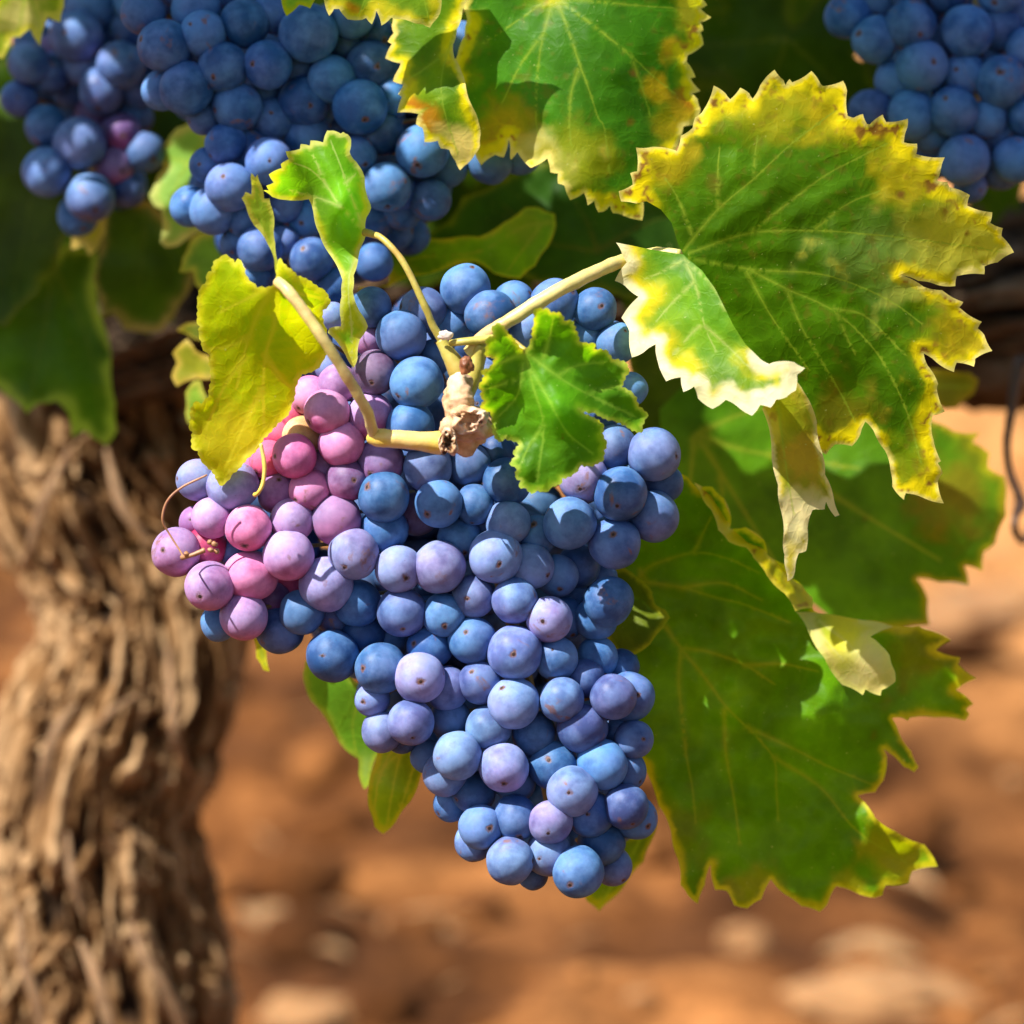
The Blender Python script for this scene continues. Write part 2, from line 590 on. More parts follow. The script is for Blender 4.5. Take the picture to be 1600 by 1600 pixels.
# ------------------------------------------------------------------ old vine: trunk, arm
def bark_tube(ctrl, n, seg, seed, ridge=1.0):
    """ctrl: px, py, half width px, depth, depth ratio"""
    pts = np.array([list(P(a, b, d)) + [S(w, d)] for a, b, w, d in ctrl])
    pr = catmull(pts, n)
    C, r = pr[:, :3], pr[:, 3]
    Tn = np.gradient(C, axis=0); Tn /= np.linalg.norm(Tn, axis=1)[:, None]
    ln = np.concatenate([[0], np.cumsum(np.linalg.norm(np.diff(C, axis=0), axis=1))])
    a = np.linspace(0, 2 * math.pi, seg, endpoint=False)
    nn = FWD - Tn[0] * FWD.dot(Tn[0])
    Vv, Cr, Bp = [], [], []
    for i in range(n):
        nn = nn - Tn[i] * nn.dot(Tn[i]); nn /= np.linalg.norm(nn)
        b = np.cross(Tn[i], nn)
        tw = ln[i] * 2.0
        u = np.stack([np.cos(a + tw) * 3.2, np.sin(a + tw) * 3.2, np.full(seg, ln[i] * 18)], -1)
        big = fbm(u * .55, seed, 3)
        w = np.stack([np.cos(a + tw) * 6, np.sin(a + tw) * 6, np.full(seg, ln[i] * 36)], -1)
        wv = w + 1.7 * np.stack([fbm(u, seed + 40, 2)] * 3, -1)
        rg = 1 - np.abs(fbm(wv, seed + 3, 3)) * 1.6
        w2 = np.stack([np.cos(a + tw) * 15, np.sin(a + tw) * 15, np.full(seg, ln[i] * 34)], -1)
        fi = fbm(w2, seed + 9, 3)
        k = 1 + .19 * big + ridge * (.12 * (rg - .5) + .055 * fi)
        Vv.append(C[i] + (r[i] * k)[:, None] * (np.cos(a)[:, None] * nn + np.sin(a)[:, None] * b))
        Cr.append(np.clip(.5 + .5 * (rg - .4) + .25 * fi, 0, 1.3))
        Bp.append(np.stack([np.cos(a + tw) * r[i], np.sin(a + tw) * r[i], np.full(seg, ln[i])], -1))
    V = np.vstack(Vv)
    F = [(i * seg + j, i * seg + (j + 1) % seg, (i + 1) * seg + (j + 1) % seg, (i + 1) * seg + j) for i in range(n - 1) for j in range(seg)]
    V = np.vstack([V, C[0], C[-1]])
    for j in range(seg):
        F.append((len(V) - 2, (j + 1) % seg, j)); F.append((len(V) - 1, (n - 1) * seg + j, (n - 1) * seg + (j + 1) % seg))
    cr = np.concatenate(Cr + [[.5, .5]])
    bp = np.vstack(Bp + [np.zeros((2, 3))])
    return V, F, {"crev": cr, "barkpos": bp}

TR = [(120, 430, 120, 1.420), (130, 540, 150, 1.400), (138, 640, 185, 1.390), (165, 760, 178, 1.385), (195, 850, 160, 1.385), (222, 950, 158, 1.385),
      (216, 1050, 162, 1.385), (175, 1140, 165, 1.385), (143, 1230, 165, 1.385), (134, 1350, 182, 1.390), (130, 1500, 198, 1.395),
      (130, 1650, 210, 1.400), (130, 1900, 235, 1.410), (130, 2200, 255, 1.420), (130, 2900, 330, 1.440)]
vine = empty("grape_vine", P(130, 2900, 1.34))
tag(vine, "gnarled old vine with shaggy grey brown bark and a thick shaded arm", "grape vine")
V, F, A = bark_tube(TR, 560, 260, 5)
def bark_flakes(ctrl, count, seed):
    rd = random.Random(seed)
    pts = catmull(np.array([list(P(a, b, d)) + [S(w, d)] for a, b, w, d in ctrl]), 400)
    VV, FF, n = [], [], 0
    cr, bpos = [], []
    for _ in range(count):
        i = rd.randrange(20, 300)
        ang = rd.uniform(-1.7, 1.7)
        L = rd.randrange(5, 22)
        w = rd.choice([.0012, .002, .0032, .0055])
        drift = rd.uniform(-.035, .035)
        sh = rd.uniform(.2, 1.1)
        m, kk = 12, 5
        rows = []
        for t in range(m):
            u = t / (m - 1)
            C = pts[min(399, int(i + L * u)), :3]; r = pts[min(399, int(i + L * u)), 3]
            lift = 1.0 + .06 * (2 * u - 1) ** 2 * sh
            for v in np.linspace(-1, 1, kk):
                an = ang + drift * L * u + v * w * math.sin(math.pi * (.12 + .76 * u)) / r
                d = -FWD * math.cos(an) + RIGHT * math.sin(an)
                rows.append(C + d * (r * lift + .0016 * (1 - v * v)))
        VV.append(np.array(rows))
        for a in range(m - 1):
            for b in range(kk - 1):
                q = n + a * kk + b
                FF.append((q, q + 1, q + kk + 1, q + kk))
        n += m * kk
        cr += [rd.uniform(.35, 1.0)] * (m * kk)
        bpos += [(rd.random(), rd.random(), rd.random())] * 0 + [tuple(x) for x in rows]
    return np.vstack(VV), FF, np.array(cr), np.array(bpos)
V2, F2, c2, b2 = bark_flakes(TR, 70, 8)
A = {"crev": np.concatenate([A["crev"], c2]), "barkpos": np.vstack([A["barkpos"], b2])}
V, F = join([(V, F), (V2, F2)])
mesh_obj("trunk", V, F, M_BARK, vine, attrs=A)
AR = [(100, 560, 100, 1.33), (330, 500, 115, 1.38), (650, 430, 110, 1.40), (1000, 430, 115, 1.40), (1320, 470, 135, 1.38), (1500, 470, 150, 1.36), (1620, 460, 155, 1.35), (1900, 440, 150, 1.34)]
V, F, A = bark_tube(AR, 420, 150, 23)
mesh_obj("arm", V, F, M_SHADEARM, vine, attrs=A)

def strip(path, widths, parent, name, mat, curl=.18):
    """a curled ribbon of peeling bark"""
    C = catmull([list(P(a, b, d)) for a, b, d in path], 40)
    w = np.interp(np.linspace(0, 1, 40), np.linspace(0, 1, len(widths)), widths)
    V, F = [], []
    T = np.gradient(C, axis=0); T /= np.linalg.norm(T, axis=1)[:, None]
    m = 9
    for i in range(40):
        s = np.cross(T[i], FWD); s /= np.linalg.norm(s)
        nrm = np.cross(s, T[i])
        u = np.linspace(-1, 1, m)
        hw = S(w[i] * .5, 1.344)
        top = C[i] + (u * hw)[:, None] * s - (curl * hw * (1 - u ** 2))[:, None] * FWD
        V.append(np.vstack([top, top[::-1] + nrm * 0 + FWD * .0012]))
    k = 2 * m
    for i in range(39):
        for j in range(k):
            F.append((i * k + j, i * k + (j + 1) % k, (i + 1) * k + (j + 1) % k, (i + 1) * k + j))
    mesh_obj(name, np.vstack(V), F, mat, parent)

strip([(262, 1010, 1.339), (268, 1100, 1.329), (275, 1160, 1.329), (302, 1222, 1.344)], [5, 13, 14, 7], vine, "bark_strip", M_STRIP)
strip([(205, 1440, 1.319), (222, 1490, 1.314), (255, 1540, 1.314), (285, 1610, 1.319), (300, 1680, 1.324)], [6, 12, 14, 12, 6], vine, "bark_strip", M_STRIP)
strip([(125, 1470, 1.309), (150, 1530, 1.304), (170, 1600, 1.304), (180, 1660, 1.309)], [8, 20, 18, 8], vine, "bark_strip", M_STRIP)
strip([(110, 700, 1.329), (70, 780, 1.324), (45, 860, 1.329), (28, 905, 1.344)], [7, 15, 12, 4], vine, "bark_strip", M_STRIP)
strip([(165, 700, 1.319), (190, 790, 1.314), (235, 850, 1.316)], [6, 18, 8], vine, "bark_strip", M_STRIP)
strip([(120, 1100, 1.316), (95, 1130, 1.310), (70, 1190, 1.309), (62, 1260, 1.314)], [6, 16, 16, 6], vine, "bark_strip", M_STRIP)
strip([(215, 1085, 1.316), (170, 1115, 1.310), (145, 1150, 1.314)], [6, 12, 6], vine, "bark_strip", M_STRIP)
strip([(105, 1300, 1.309), (112, 1370, 1.306), (130, 1430, 1.309)], [6, 14, 6], vine, "bark_strip", M_STRIP)
strip([(30, 1420, 1.314), (36, 1500, 1.309), (60, 1580, 1.309), (65, 1660, 1.314)], [6, 14, 16, 6], vine, "bark_strip", M_STRIP)

# ------------------------------------------------------------------ leaves
def seg_dist(pts, A, B):
    """distance of pts (n,2) to segments A-B (m,2)"""
    out = np.full(len(pts), 1e9)
    for a, b in zip(A, B):
        ab = b - a
        L2 = ab.dot(ab) + 1e-9
        t = np.clip(((pts - a) @ ab) / L2, 0, 1)
        d = np.linalg.norm(pts - (a + t[:, None] * ab), axis=1)
        out = np.minimum(out, d)
    return out

def inside(pts, poly):
    x, y = pts[:, 0], pts[:, 1]
    c = np.zeros(len(pts), bool)
    n = len(poly)
    j = n - 1
    for i in range(n):
        xi, yi = poly[i]; xj, yj = poly[j]
        if yi != yj:
            cond = ((yi > y) != (yj > y)) & (x < (xj - xi) * (y - yi) / (yj - yi) + xi)
            c ^= cond
        j = i
    return c

def rbf(ctrl):
    c = np.array(ctrl, float)
    if len(c) == 1:
        return lambda q: np.full(len(q), c[0, 2])
    if len(c) == 2:
        ax = c[1, :2] - c[0, :2]; L2 = ax.dot(ax)
        return lambda q: c[0, 2] + ((q - c[0, :2]) @ ax) / L2 * (c[1, 2] - c[0, 2])
    X = c[:, :2] / 100
    n = len(c)
    def ker(r): return np.sqrt(r * r + 0.15) ** 1.0
    K = ker(np.linalg.norm(X[:, None] - X[None], axis=-1))
    Pm = np.column_stack([np.ones(n), X])
    Am = np.block([[K, Pm], [Pm.T, np.zeros((3, 3))]])
    sol = np.linalg.lstsq(Am, np.concatenate([c[:, 2], np.zeros(3)]), rcond=None)[0]
    def f(q):
        q = np.asarray(q) / 100
        return ker(np.linalg.norm(q[:, None] - X[None], axis=-1)) @ sol[:n] + sol[n] + q @ sol[n + 1:]
    return f

GREEN = (0.055, 0.150, 0.012)
DEEP = (0.030, 0.095, 0.010)
LIGHT = (0.16, 0.34, 0.035)
OLIVE = (0.12, 0.17, 0.012)
YELLOW = (0.62, 0.44, 0.02)
GOLD = (0.58, 0.36, 0.015)
CREAM = (0.80, 0.70, 0.36)
YG = (0.36, 0.40, 0.012)
VEIN = (0.26, 0.38, 0.035)
ORANGE = (0.55, 0.17, 0.01)
BROWN = (0.20, 0.09, 0.025)
_leafseed = [100]

def patch(outline, ctrl, d0, veins=(), green=GREEN, margin=GOLD, mw=30, mn=.6, rim=None, vein=VEIN, vw=2.2, spots=0.0,
          blobs=(), step=6, wave=1.2, pucker=.8, wavelen=90, free=None, teeth=0.0, rw=4.5):
    """outline: list of chunks (points, is_margin) or one list of points"""
    _leafseed[0] += 1
    sd = _leafseed[0]
    if isinstance(outline[0][0], (int, float, np.floating)):
        outline = [(outline, True)]
    poly, flag = [], []
    for pts, mflag in outline:
        for p in pts:
            poly.append(np.array(p, float)); flag.append(mflag)
    poly = np.array(poly)
    bp, bm = [], []
    n = len(poly)
    for i in range(n):
        a, b = poly[i], poly[(i + 1) % n]
        L = np.linalg.norm(b - a)
        k = max(1, int(round(L / step)))
        nrm = np.array([-(b - a)[1], (b - a)[0]]) / (L + 1e-9)
        for j in range(k):
            t = j / k
            q = a + (b - a) * t
            if flag[i] and k > 1:
                q = q + nrm * math.sin(t * math.pi) * L * .05 * (1 if (i * 7) % 3 else -1)
                if teeth:
                    q = q + nrm * teeth * ((j % 2) * 2 - 1) * random.uniform(.4, 1)
            bp.append(q); bm.append(flag[i])
    bp = np.array(bp)
    lo, hi = poly.min(0), poly.max(0)
    gx = np.arange(lo[0], hi[0], step); gy = np.arange(lo[1], hi[1], step * .87)
    G = np.array([(x + (step / 2 if j % 2 else 0), y) for j, y in enumerate(gy) for x in gx])
    G += rng.uniform(-.15, .15, G.shape) * step
    G = G[inside(G, poly)]
    A_, B_ = bp, np.roll(bp, -1, 0)
    dall = seg_dist(G, A_, B_)
    G = G[dall > step * .45]
    vs = []
    for v in veins:
        q = catmull(v, max(4, int(sum(np.linalg.norm(np.diff(np.array(v), axis=0), axis=1)) / 8)))
        vs.append(q)
    # refine beside the veins
    if vs:
        ex = []
        for q in vs:
            t = np.gradient(q, axis=0); t /= np.linalg.norm(t, axis=1)[:, None] + 1e-9
            nn = np.column_stack([-t[:, 1], t[:, 0]])
            for off in (-vw * .9, 0, vw * .9):
                ex.append(q + nn * off)
        ex = np.vstack(ex)
        ok = inside(ex, poly)
        ex = ex[ok]
        ex = ex[seg_dist(ex, A_, B_) > step * .4]
        # thin the lattice near the vein points
        keep = np.ones(len(G), bool)
        for q in vs:
            keep &= seg_dist(G, q[:-1], q[1:]) > vw * 1.6
        G = np.vstack([G[keep], ex])
    pts = np.vstack([bp, G])
    nb = len(bp)
    res = delaunay_2d_cdt([Vector(p) for p in pts], [(i, (i + 1) % nb) for i in range(nb)], [], 1, 1e-4)
    Vp = np.array([(v.x, v.y) for v in res[0]])
    F = [tuple(f) for f in res[2]]
    # attributes
    mi = [i for i in range(nb) if bm[i]]
    dm = seg_dist(Vp, A_[mi], B_[mi]) if mi else np.full(len(Vp), 1e3)
    dv = np.full(len(Vp), 1e3)
    wv = np.full(len(Vp), 0.0)
    for q in vs:
        nq = len(q)
        for i in range(nq - 1):
            a, b = q[i], q[i + 1]
            ab = b - a
            t = np.clip(((Vp - a) @ ab) / (ab.dot(ab) + 1e-9), 0, 1)
            d = np.linalg.norm(Vp - (a + t[:, None] * ab), axis=1)
            dv = np.minimum(dv, d)
            w = vw * (1.0 - .65 * i / nq)
            wv = np.maximum(wv, smooth(w * 1.5, w * .45, d))
    h = rbf(ctrl)(Vp)
    q3 = Vp / wavelen
    h = h + wave * fbm(q3 + sd * 3.3, sd, 3)
    if len(vs):
        h = h + pucker * (1 - np.exp(-(dv / 26) ** 2)) + .10 * fbm(Vp / 18, sd + 5, 2)
    h = h + .8 * np.exp(-(dm / 14) ** 2) * fbm(Vp / 26, sd + 8, 2)
    pos = P(Vp[:, 0], Vp[:, 1], d0 - h / 1000)
    # colours of the leaf itself
    nz = fbm(Vp / 60, sd + 1, 4)
    nz2 = fbm(Vp / 22, sd + 2, 3)
    mwv = mw * (1 + mn * nz + .35 * nz2)
    mwv = np.maximum(mwv, 2)
    tm = smooth(1.0, 0.35, dm / mwv) if mw else np.zeros(len(Vp))
    if len(vs) and mw:
        tm = tm * (1 - .65 * np.exp(-(dv / 13) ** 2) * smooth(8, 26, dm))
    col = np.tile(np.array(green), (len(Vp), 1)) * (1 + .22 * nz + .10 * nz2)[:, None]
    mid = .5 * np.array(green) + .5 * np.array(margin)
    th = smooth(2.0, .6, dm / mwv) * .22 if mw else 0 * dm
    col = col * (1 - th[:, None]) + mid * th[:, None]
    for bx, by, br, bc, bs in blobs:
        d = np.hypot(Vp[:, 0] - bx, Vp[:, 1] - by) * (1 + .35 * nz + .25 * nz2)
        t = smooth(br, br * .3, d) * bs
        col = col * (1 - t[:, None]) + np.array(bc) * t[:, None]
    mc = np.tile(np.array(margin), (len(Vp), 1)) * (1 + .12 * nz2)[:, None]
    col = col * (1 - tm[:, None]) + mc * tm[:, None]
    if spots:
        s = smooth(.62, .85, fbm(Vp / 12, sd + 4, 3) + .5 * nz) * spots * (.25 + .75 * tm)
        col = col * (1 - s[:, None]) + np.array(BROWN) * s[:, None]
    if rim is not None:
        t = smooth(rw * 1.25, rw * .5, dm * (1 + .3 * nz2 + .35 * nz))
        col = col * (1 - t[:, None]) + np.array(rim) * t[:, None]
    col = col * (1 - .62 * wv[:, None]) + np.array(vein) * .62 * wv[:, None]
    lp = np.column_stack([(Vp - lo) / 1600 * W0 * d0, np.full(len(Vp), sd * .37)])
    return pos, F, {"tint": np.clip(col, 0.002, .9), "vein": wv, "leafpos": lp}

def make_leaf(label, patches, petiole=None, pmat=None, group=None, root=None, name="vine_leaf"):
    """patches: list of patch() results joined into one blade; petiole: path of (px,py,d) and radii px"""
    VV, FF, AA, n = [], [], {}, 0
    for V, F, A in patches:
        VV.append(V); FF += [tuple(i + n for i in f) for f in F]; n += len(V)
        for k, a in A.items():
            AA.setdefault(k, []).append(a)
    V = np.vstack(VV)
    A = {k: np.concatenate(a) for k, a in AA.items()}
    org = root if root is not None else V[np.argmax(V[:, 2])]
    if petiole is None:
        o = mesh_obj(name, V, FF, M_LEAF, origin=org, attrs=A)
        tag(o, label, "leaf", group)
        return o
    e = empty(name, org)
    tag(e, label, "leaf", group)
    mesh_obj("blade", V, FF, M_LEAF, e, attrs=A)
    path, rad = petiole
    V, F = tube([list(P(a, b, d)) for a, b, d in path], [S(r, 1.0) for r in rad], 90, 18, .09, 3)
    mesh_obj("petiole", V, F, pmat or M_PET, e)
    return e

# ---- big leaf with the golden margin, right
A_out = [(R7((310, 770), (290, 730), (265, 650), (225, 600), (170, 568)), False),
 (R7((130, 577), (75, 570), (65, 530), (118, 505), (108, 462), (135, 455), (130, 365), (195, 362), (285, 378), (300, 320), (345, 290),
  (355, 250), (380, 232), (425, 130), (470, 160), (487, 182), (525, 138), (560, 160), (572, 180), (600, 130), (655, 70), (690, 110), (697, 128),
  (712, 105), (722, 118), (795, 75), (825, 115), (838, 132), (915, 112), (930, 150), (932, 245), (955, 252), (990, 238), (1005, 275), (1015, 278),
  (1065, 240), (1078, 268), (1160, 255), (1158, 290), (1145, 345), (1195, 350), (1192, 390), (1300, 402), (1285, 450), (1270, 490), (1310, 495),
  (1318, 515), (1395, 545), (1385, 585), (1480, 610), (1472, 650), (1520, 670), (1515, 700), (1562, 762), (1500, 800), (1450, 815), (1450, 845),
  (1345, 852), (1340, 890), (1270, 885), (1200, 870), (1140, 850), (1220, 892), (1290, 905), (1370, 950), (1355, 970), (1440, 1025), (1425, 1050),
  (1450, 1075), (1480, 1135), (1415, 1165), (1410, 1195), (1345, 1180), (1335, 1215), (1270, 1180), (1220, 1145), (1235, 1190), (1275, 1260),
  (1270, 1280), (1300, 1365), (1255, 1380), (1250, 1440), (1265, 1490)), True),
 (R8((985, 150), (1010, 230), (1000, 235), (1015, 265), (1000, 290), (1018, 355), (960, 340), (905, 325), (900, 345), (865, 305), (860, 260),
  (845, 200), (810, 140), (785, 112), (770, 150), (745, 185), (695, 180), (668, 210)), True),
 ([(1262, 690), (1240, 640), (1200, 600), (1150, 540), (1100, 470)], False)]
A_ctrl = [(1065, 395, 2), (1250, 120, 12), (1100, 150, 8), (975, 290, 6), (1420, 190, 8), (1580, 395, -6), (1500, 520, -8), (1545, 540, -10),
          (1300, 400, 4), (1250, 560, -6), (1420, 600, -8), (1470, 780, -16), (1300, 700, -20), (1180, 250, 10), (1400, 450, -2), (1150, 540, -8)]
A_veins = [R7((310, 755), (440, 600), (580, 480), (720, 350), (880, 230)), R7((340, 690), (290, 560), (240, 480)), R7((440, 600), (440, 450), (447, 370)),
  R7((578, 482), (580, 400), (592, 320)), R7((330, 765), (560, 690), (810, 680), (1030, 695), (1250, 720), (1520, 760)),
  R7((560, 690), (700, 580), (840, 475), (960, 410), (1080, 350)), R7((810, 672), (930, 580), (1050, 530)),
  R7((330, 785), (580, 828), (800, 840), (950, 880), (1100, 950), (1210, 1030)), R7((560, 828), (700, 900), (880, 985), (1040, 1140), (1150, 1350), (1210, 1560)),
  R7((550, 835), (640, 1000), (780, 1200)), R7((880, 975), (1000, 1005), (1150, 1150)), R7((890, 995), (960, 1150)),
  R7((700, 900), (760, 1050), (880, 1250), (960, 1400))]
pA = patch(A_out, A_ctrl, 0.998, A_veins, green=(0.060, 0.165, 0.003), margin=(0.80, 0.66, 0.006), mw=23, mn=.8, rim=(.76, .66, .22), spots=.95, step=5,
           blobs=[(1500, 380, 130, (0.55, 0.52, 0.06), .8), (1200, 165, 100, (0.40, 0.36, 0.01), .6), (1310, 170, 90, (0.5, .40, .01), .65), (1420, 265, 85, (.55, .44, .012), .65),
                  (1510, 530, 80, (.52, .40, .012), .65), (1460, 740, 60, (.34, .36, .012), .7), (1310, 650, 60, (.22, .18, .015), .6), (1380, 400, 90, (.20, .33, .08), .5),
                  (1040, 260, 60, (.45, .36, .015), .7), (1317, 165, 11, BROWN, .9), (1410, 196, 9, BROWN, .8), (1408, 303, 10, BROWN, .85), (1511, 365, 8, BROWN, .85), (1476, 330, 8, BROWN, .6), (1372, 212, 10, (.4, .2, .02), .7), (1470, 560, 12, (.35, .18, .02), .6), (1330, 205, 14, (.42, .22, .015), .6), (1000, 255, 9, BROWN, .6), (1115, 285, 22, (.18, .09, .02), .4)])
F_out = [(R7((310, 770), (180, 750), (110, 735)), False),
 (R7((55, 725), (75, 760), (95, 800), (50, 870), (90, 890), (140, 930), (75, 1010), (105, 1060), (115, 1160), (160, 1140), (205, 1110), (210, 1165),
  (245, 1250), (300, 1235), (310, 1290), (350, 1270), (365, 1315), (420, 1355), (470, 1320), (520, 1350), (570, 1380), (600, 1340), (640, 1350),
  (660, 1320), (700, 1310), (735, 1285), (740, 1225), (770, 1200), (730, 1178), (670, 1175), (635, 1185)), True),
 (R7((600, 1165), (545, 1110), (500, 1040), (465, 970), (430, 900), (380, 830), (330, 790)), False)]
pAf = patch(F_out, [(1065, 395, 4), (1100, 440, 11), (1130, 480, 15), (1165, 530, 18), (1190, 565, 21), (970, 385, 1), (980, 470, 0), (985, 560, 5), (1040, 600, 11), (1175, 640, 24),
                    (1255, 575, 24), (1090, 520, 13)], 0.998,
            [R7((315, 790), (360, 900), (390, 1040), (430, 1130)), R7((330, 800), (430, 900), (470, 980)), R7((372, 1040), (330, 1080), (270, 1150)),
             R7((345, 880), (270, 950), (210, 1020)), R7((300, 795), (240, 830), (170, 860)), R7((390, 1040), (480, 1120), (560, 1200))],
            green=(0.10, 0.27, 0.012), margin=(0.78, 0.62, 0.012), mw=38, mn=.4, rim=(.84, .78, .52), rw=19, step=5, vein=(.42, .52, .15),
            blobs=[(985, 540, 34, CREAM, .9), (975, 395, 26, CREAM, .9)])
C_out = [(R8((478, 75), (505, 180), (525, 300)), True), (T5((1250, 450), (1260, 640), (1270, 740), (1280, 850), (1290, 925), (1330, 900), (1345, 830), (1370, 730),
  (1420, 715), (1430, 560), (1465, 430), (1490, 425), (1550, 425)), True), (R8((668, 350), (695, 395), (708, 390), (690, 335), (665, 270), (655, 200), (640, 110), (600, 20)), True),
  (R8((578, -10), (500, 20)), False)]
pAc = patch(C_out, [(1190, 638, 0), (1250, 600, 8), (1280, 660, 2), (1215, 760, 6), (1300, 780, -2), (1232, 900, 6)], 0.992,
            [[(1215, 630), (1228, 730), (1240, 800)], [(1245, 610), (1275, 680), (1290, 760)]], green=(.27,.31,.012), margin=(.58, .48, .06), mw=20, mn=.8, rim=CREAM,
            spots=.5, step=5, blobs=[(1240, 825, 55, (.74, .66, .36), .9), (1235, 890, 40, (.72, .58, .05), .9), (1258, 715, 40, (.50, .32, .03), .6)])
make_leaf("large green leaf with toothed golden margin and a folded cream edged lobe", [pA, pAf, pAc],
          ([(735, 552, .990), (752, 530, .988), (800, 498, .985), (880, 450, .986), (960, 412, .997), (1020, 397, 1.003), (1062, 397, .998)], [13, 11, 11, 11, 11, 10, 8]), M_PET)

# ---- leaf with burnt margin at top centre
B1 = [(Q1((570, 110), (560, 200), (575, 260), (530, 325), (560, 345), (510, 455), (630, 495), (600, 560), (570, 635), (650, 660), (610, 735), (640, 760), (605, 880),
  (770, 890), (750, 970), (800, 1000), (815, 1110), (920, 1100), (945, 1160), (1010, 1170), (1060, 1260), (1095, 1330), (1150, 1280), (1215, 1200), (1250, 1140),
  (1255, 1050), (1240, 960), (1200, 850), (1140, 680), (1100, 550), (1050, 450), (1040, 350), (1070, 230), (1110, 120), (1120, 60)), True),
  ([(735, -40), (700, -90), (640, -60), (618, 0)], False)]
pB1 = patch(B1, [(620, 100, -4), (720, 60, 4), (650, 220, 0), (720, 260, 2), (745, 170, 8), (690, 150, 6)], 1.028,
            [[(745, -30), (700, 80), (690, 150), (715, 240)], [(700, 80), (660, 110), (625, 130)], [(692, 150), (665, 170), (640, 185)]],
            green=(.10, .22, .006), margin=(.80, .66, .006), mw=20, mn=.7, rim=(.74, .6, .2), spots=.45, step=5.5,
            blobs=[(635, 165, 30, ORANGE, .8), (665, 185, 34, ORANGE, .6), (720, 225, 42, (.72, .55, .18), .9)])
B2 = [(Q1((1120, 60), (1150, 150), (1130, 280), (1080, 400), (1060, 460)), True),
  (Q1((1080, 600), (1140, 900), (1200, 1150)), False),
  (Q1((1215, 1215), (1260, 1290), (1370, 1210), (1435, 1230), (1475, 1090), (1485, 1200), (1490, 1250), (1540, 1190)), True),
  (Q3((40, 1060), (130, 1165), (245, 1100), (265, 1195), (320, 1205), (320, 1275), (365, 1290), (405, 1390), (500, 1340), (525, 1425), (570, 1395), (600, 1475),
   (635, 1470), (680, 1430), (700, 1480), (760, 1490), (905, 1530), (912, 1390), (1000, 1200), (1145, 1025), (1190, 880), (1270, 870), (1305, 780), (1310, 760),
   (1290, 690), (1250, 650), (1310, 630), (1240, 545), (1275, 535), (1215, 430), (1220, 385), (1330, 310), (1310, 225), (1330, 210), (1310, 155), (1385, 120),
   (1310, 60), (1355, 35), (1310, -20), (1330, -120), (1240, -250), (900, -420), (600, -500), (330, -300), (280, -60), (-100, -350)), True)]
pB2 = patch(B2, [(865, -7, 0), (780, 240, -6), (900, 290, 4), (1000, 330, -4), (1080, 170, -8), (1105, 30, -4), (950, 100, 6), (850, 150, 5), (1000, -90, 8), (740, 100, -6)], 1.034,
            [Q3((290, -20), (220, 230), (180, 480), (165, 800), (185, 940)), Q3((300, -20), (380, 180), (460, 420), (540, 640), (600, 820), (640, 890), (680, 1200)),
             Q3((460, 480), (410, 650), (400, 850), (410, 1000)), Q3((300, -20), (580, 190), (830, 390), (980, 530), (1120, 640)), Q3((300, -20), (900, 40), (1250, 60)),
             Q3((830, 390), (900, 600), (960, 800)), Q3((220, 230), (60, 450), (-60, 700)), Q3((280, -40), (100, 100), (-200, 300))],
            green=(.050, .185, .008), margin=(.80, .67, .006), mw=20, mn=.8, rim=(.78, .66, .2), spots=.95, step=5.5,
            blobs=[(1050, 72, 26, (.66, .34, .01), .7), (1022, 142, 24, (.62, .38, .01), .7), (1078, 150, 30, (.5, .16, .01), .6), (990, 112, 8, BROWN, .8), (1080, 158, 12, (.45, .12, .01), .8), (1060, 200, 14, (.34, .18, .02), .6), (795, 245, 10, BROWN, .6), (985, 190, 8, (.25, .14, .02), .6), (835, 245, 55, CREAM, .8), (790, 200, 70, (.36, .27, .012), .7),
                   (760, 240, 36, (.55, .34, .01), .6), (900, 240, 70, (.3, .32, .012), .7), (1050, 195, 45, (.50, .38, .012), .6), (1090, 20, 50, (.75, .6, .05), .8)])
make_leaf("broad green leaf with burnt orange toothed margin, at the top between the blue bunches", [pB1, pB2], root=P(865, -7, 1.03))

# ---- scraps of leaves along the top edge
pc = patch([(Q1((20, -40), (35, 20), (72, 125), (110, 70), (150, 70), (215, 150), (330, 155), (360, 140), (405, 190), (440, 85), (480, 200), (555, 140), (640, 150), (720, 175),
  (800, 190), (860, 215), (900, 160), (940, 100), (945, -50)), True), ([(720, -120), (600, -160), (500, -110)], False)],
  [(500, 0, 0), (680, 0, 4), (600, -120, 6), (600, 35, -2)], 1.012, [[(600, -120), (580, -30), (560, 25)], [(600, -120), (650, -40), (670, 30)]],
  green=(.09, .20, .012), margin=(.58, .48, .02), mw=16, rim=(.7, .6, .2), blobs=[(543, 20, 26, ORANGE, .95), (552, 32, 14, (.6, .3, .02), .8)])
make_leaf("strip of green leaf with an orange burnt spot, cut off by the top edge", [pc])
pc = patch(R1((1235, -60), (1255, 0), (1278, 72), (1335, 22), (1385, 38), (1420, -60)), [(440, 0, 0), (490, 10, 3), (465, -20, 4)], 1.03, green=LIGHT, margin=YG, mw=10)
make_leaf("tiny pale green leaf tip poking in at the top edge above the blue bunch", [pc])
pc = patch(R1((-60, -60), (300, -60), (285, 30), (270, 100), (215, 75), (205, 100), (180, 205), (135, 130), (90, 165), (50, 170), (12, 265), (-60, 250)),
  [(0, 0, 0), (90, 20, 6), (20, 80, -3), (60, 50, 3)], 1.10, [[(40, -20), (30, 40), (8, 85)], [(40, -20), (60, 30), (63, 65)]], green=(.26, .36, .02), margin=(.55, .50, .04), mw=18, rim=(.6, .55, .1),
  blobs=[(25, 25, 35, (.6, .5, .2), .8)], step=7)
make_leaf("yellow green leaf corner with jagged teeth in the top left corner", [pc])

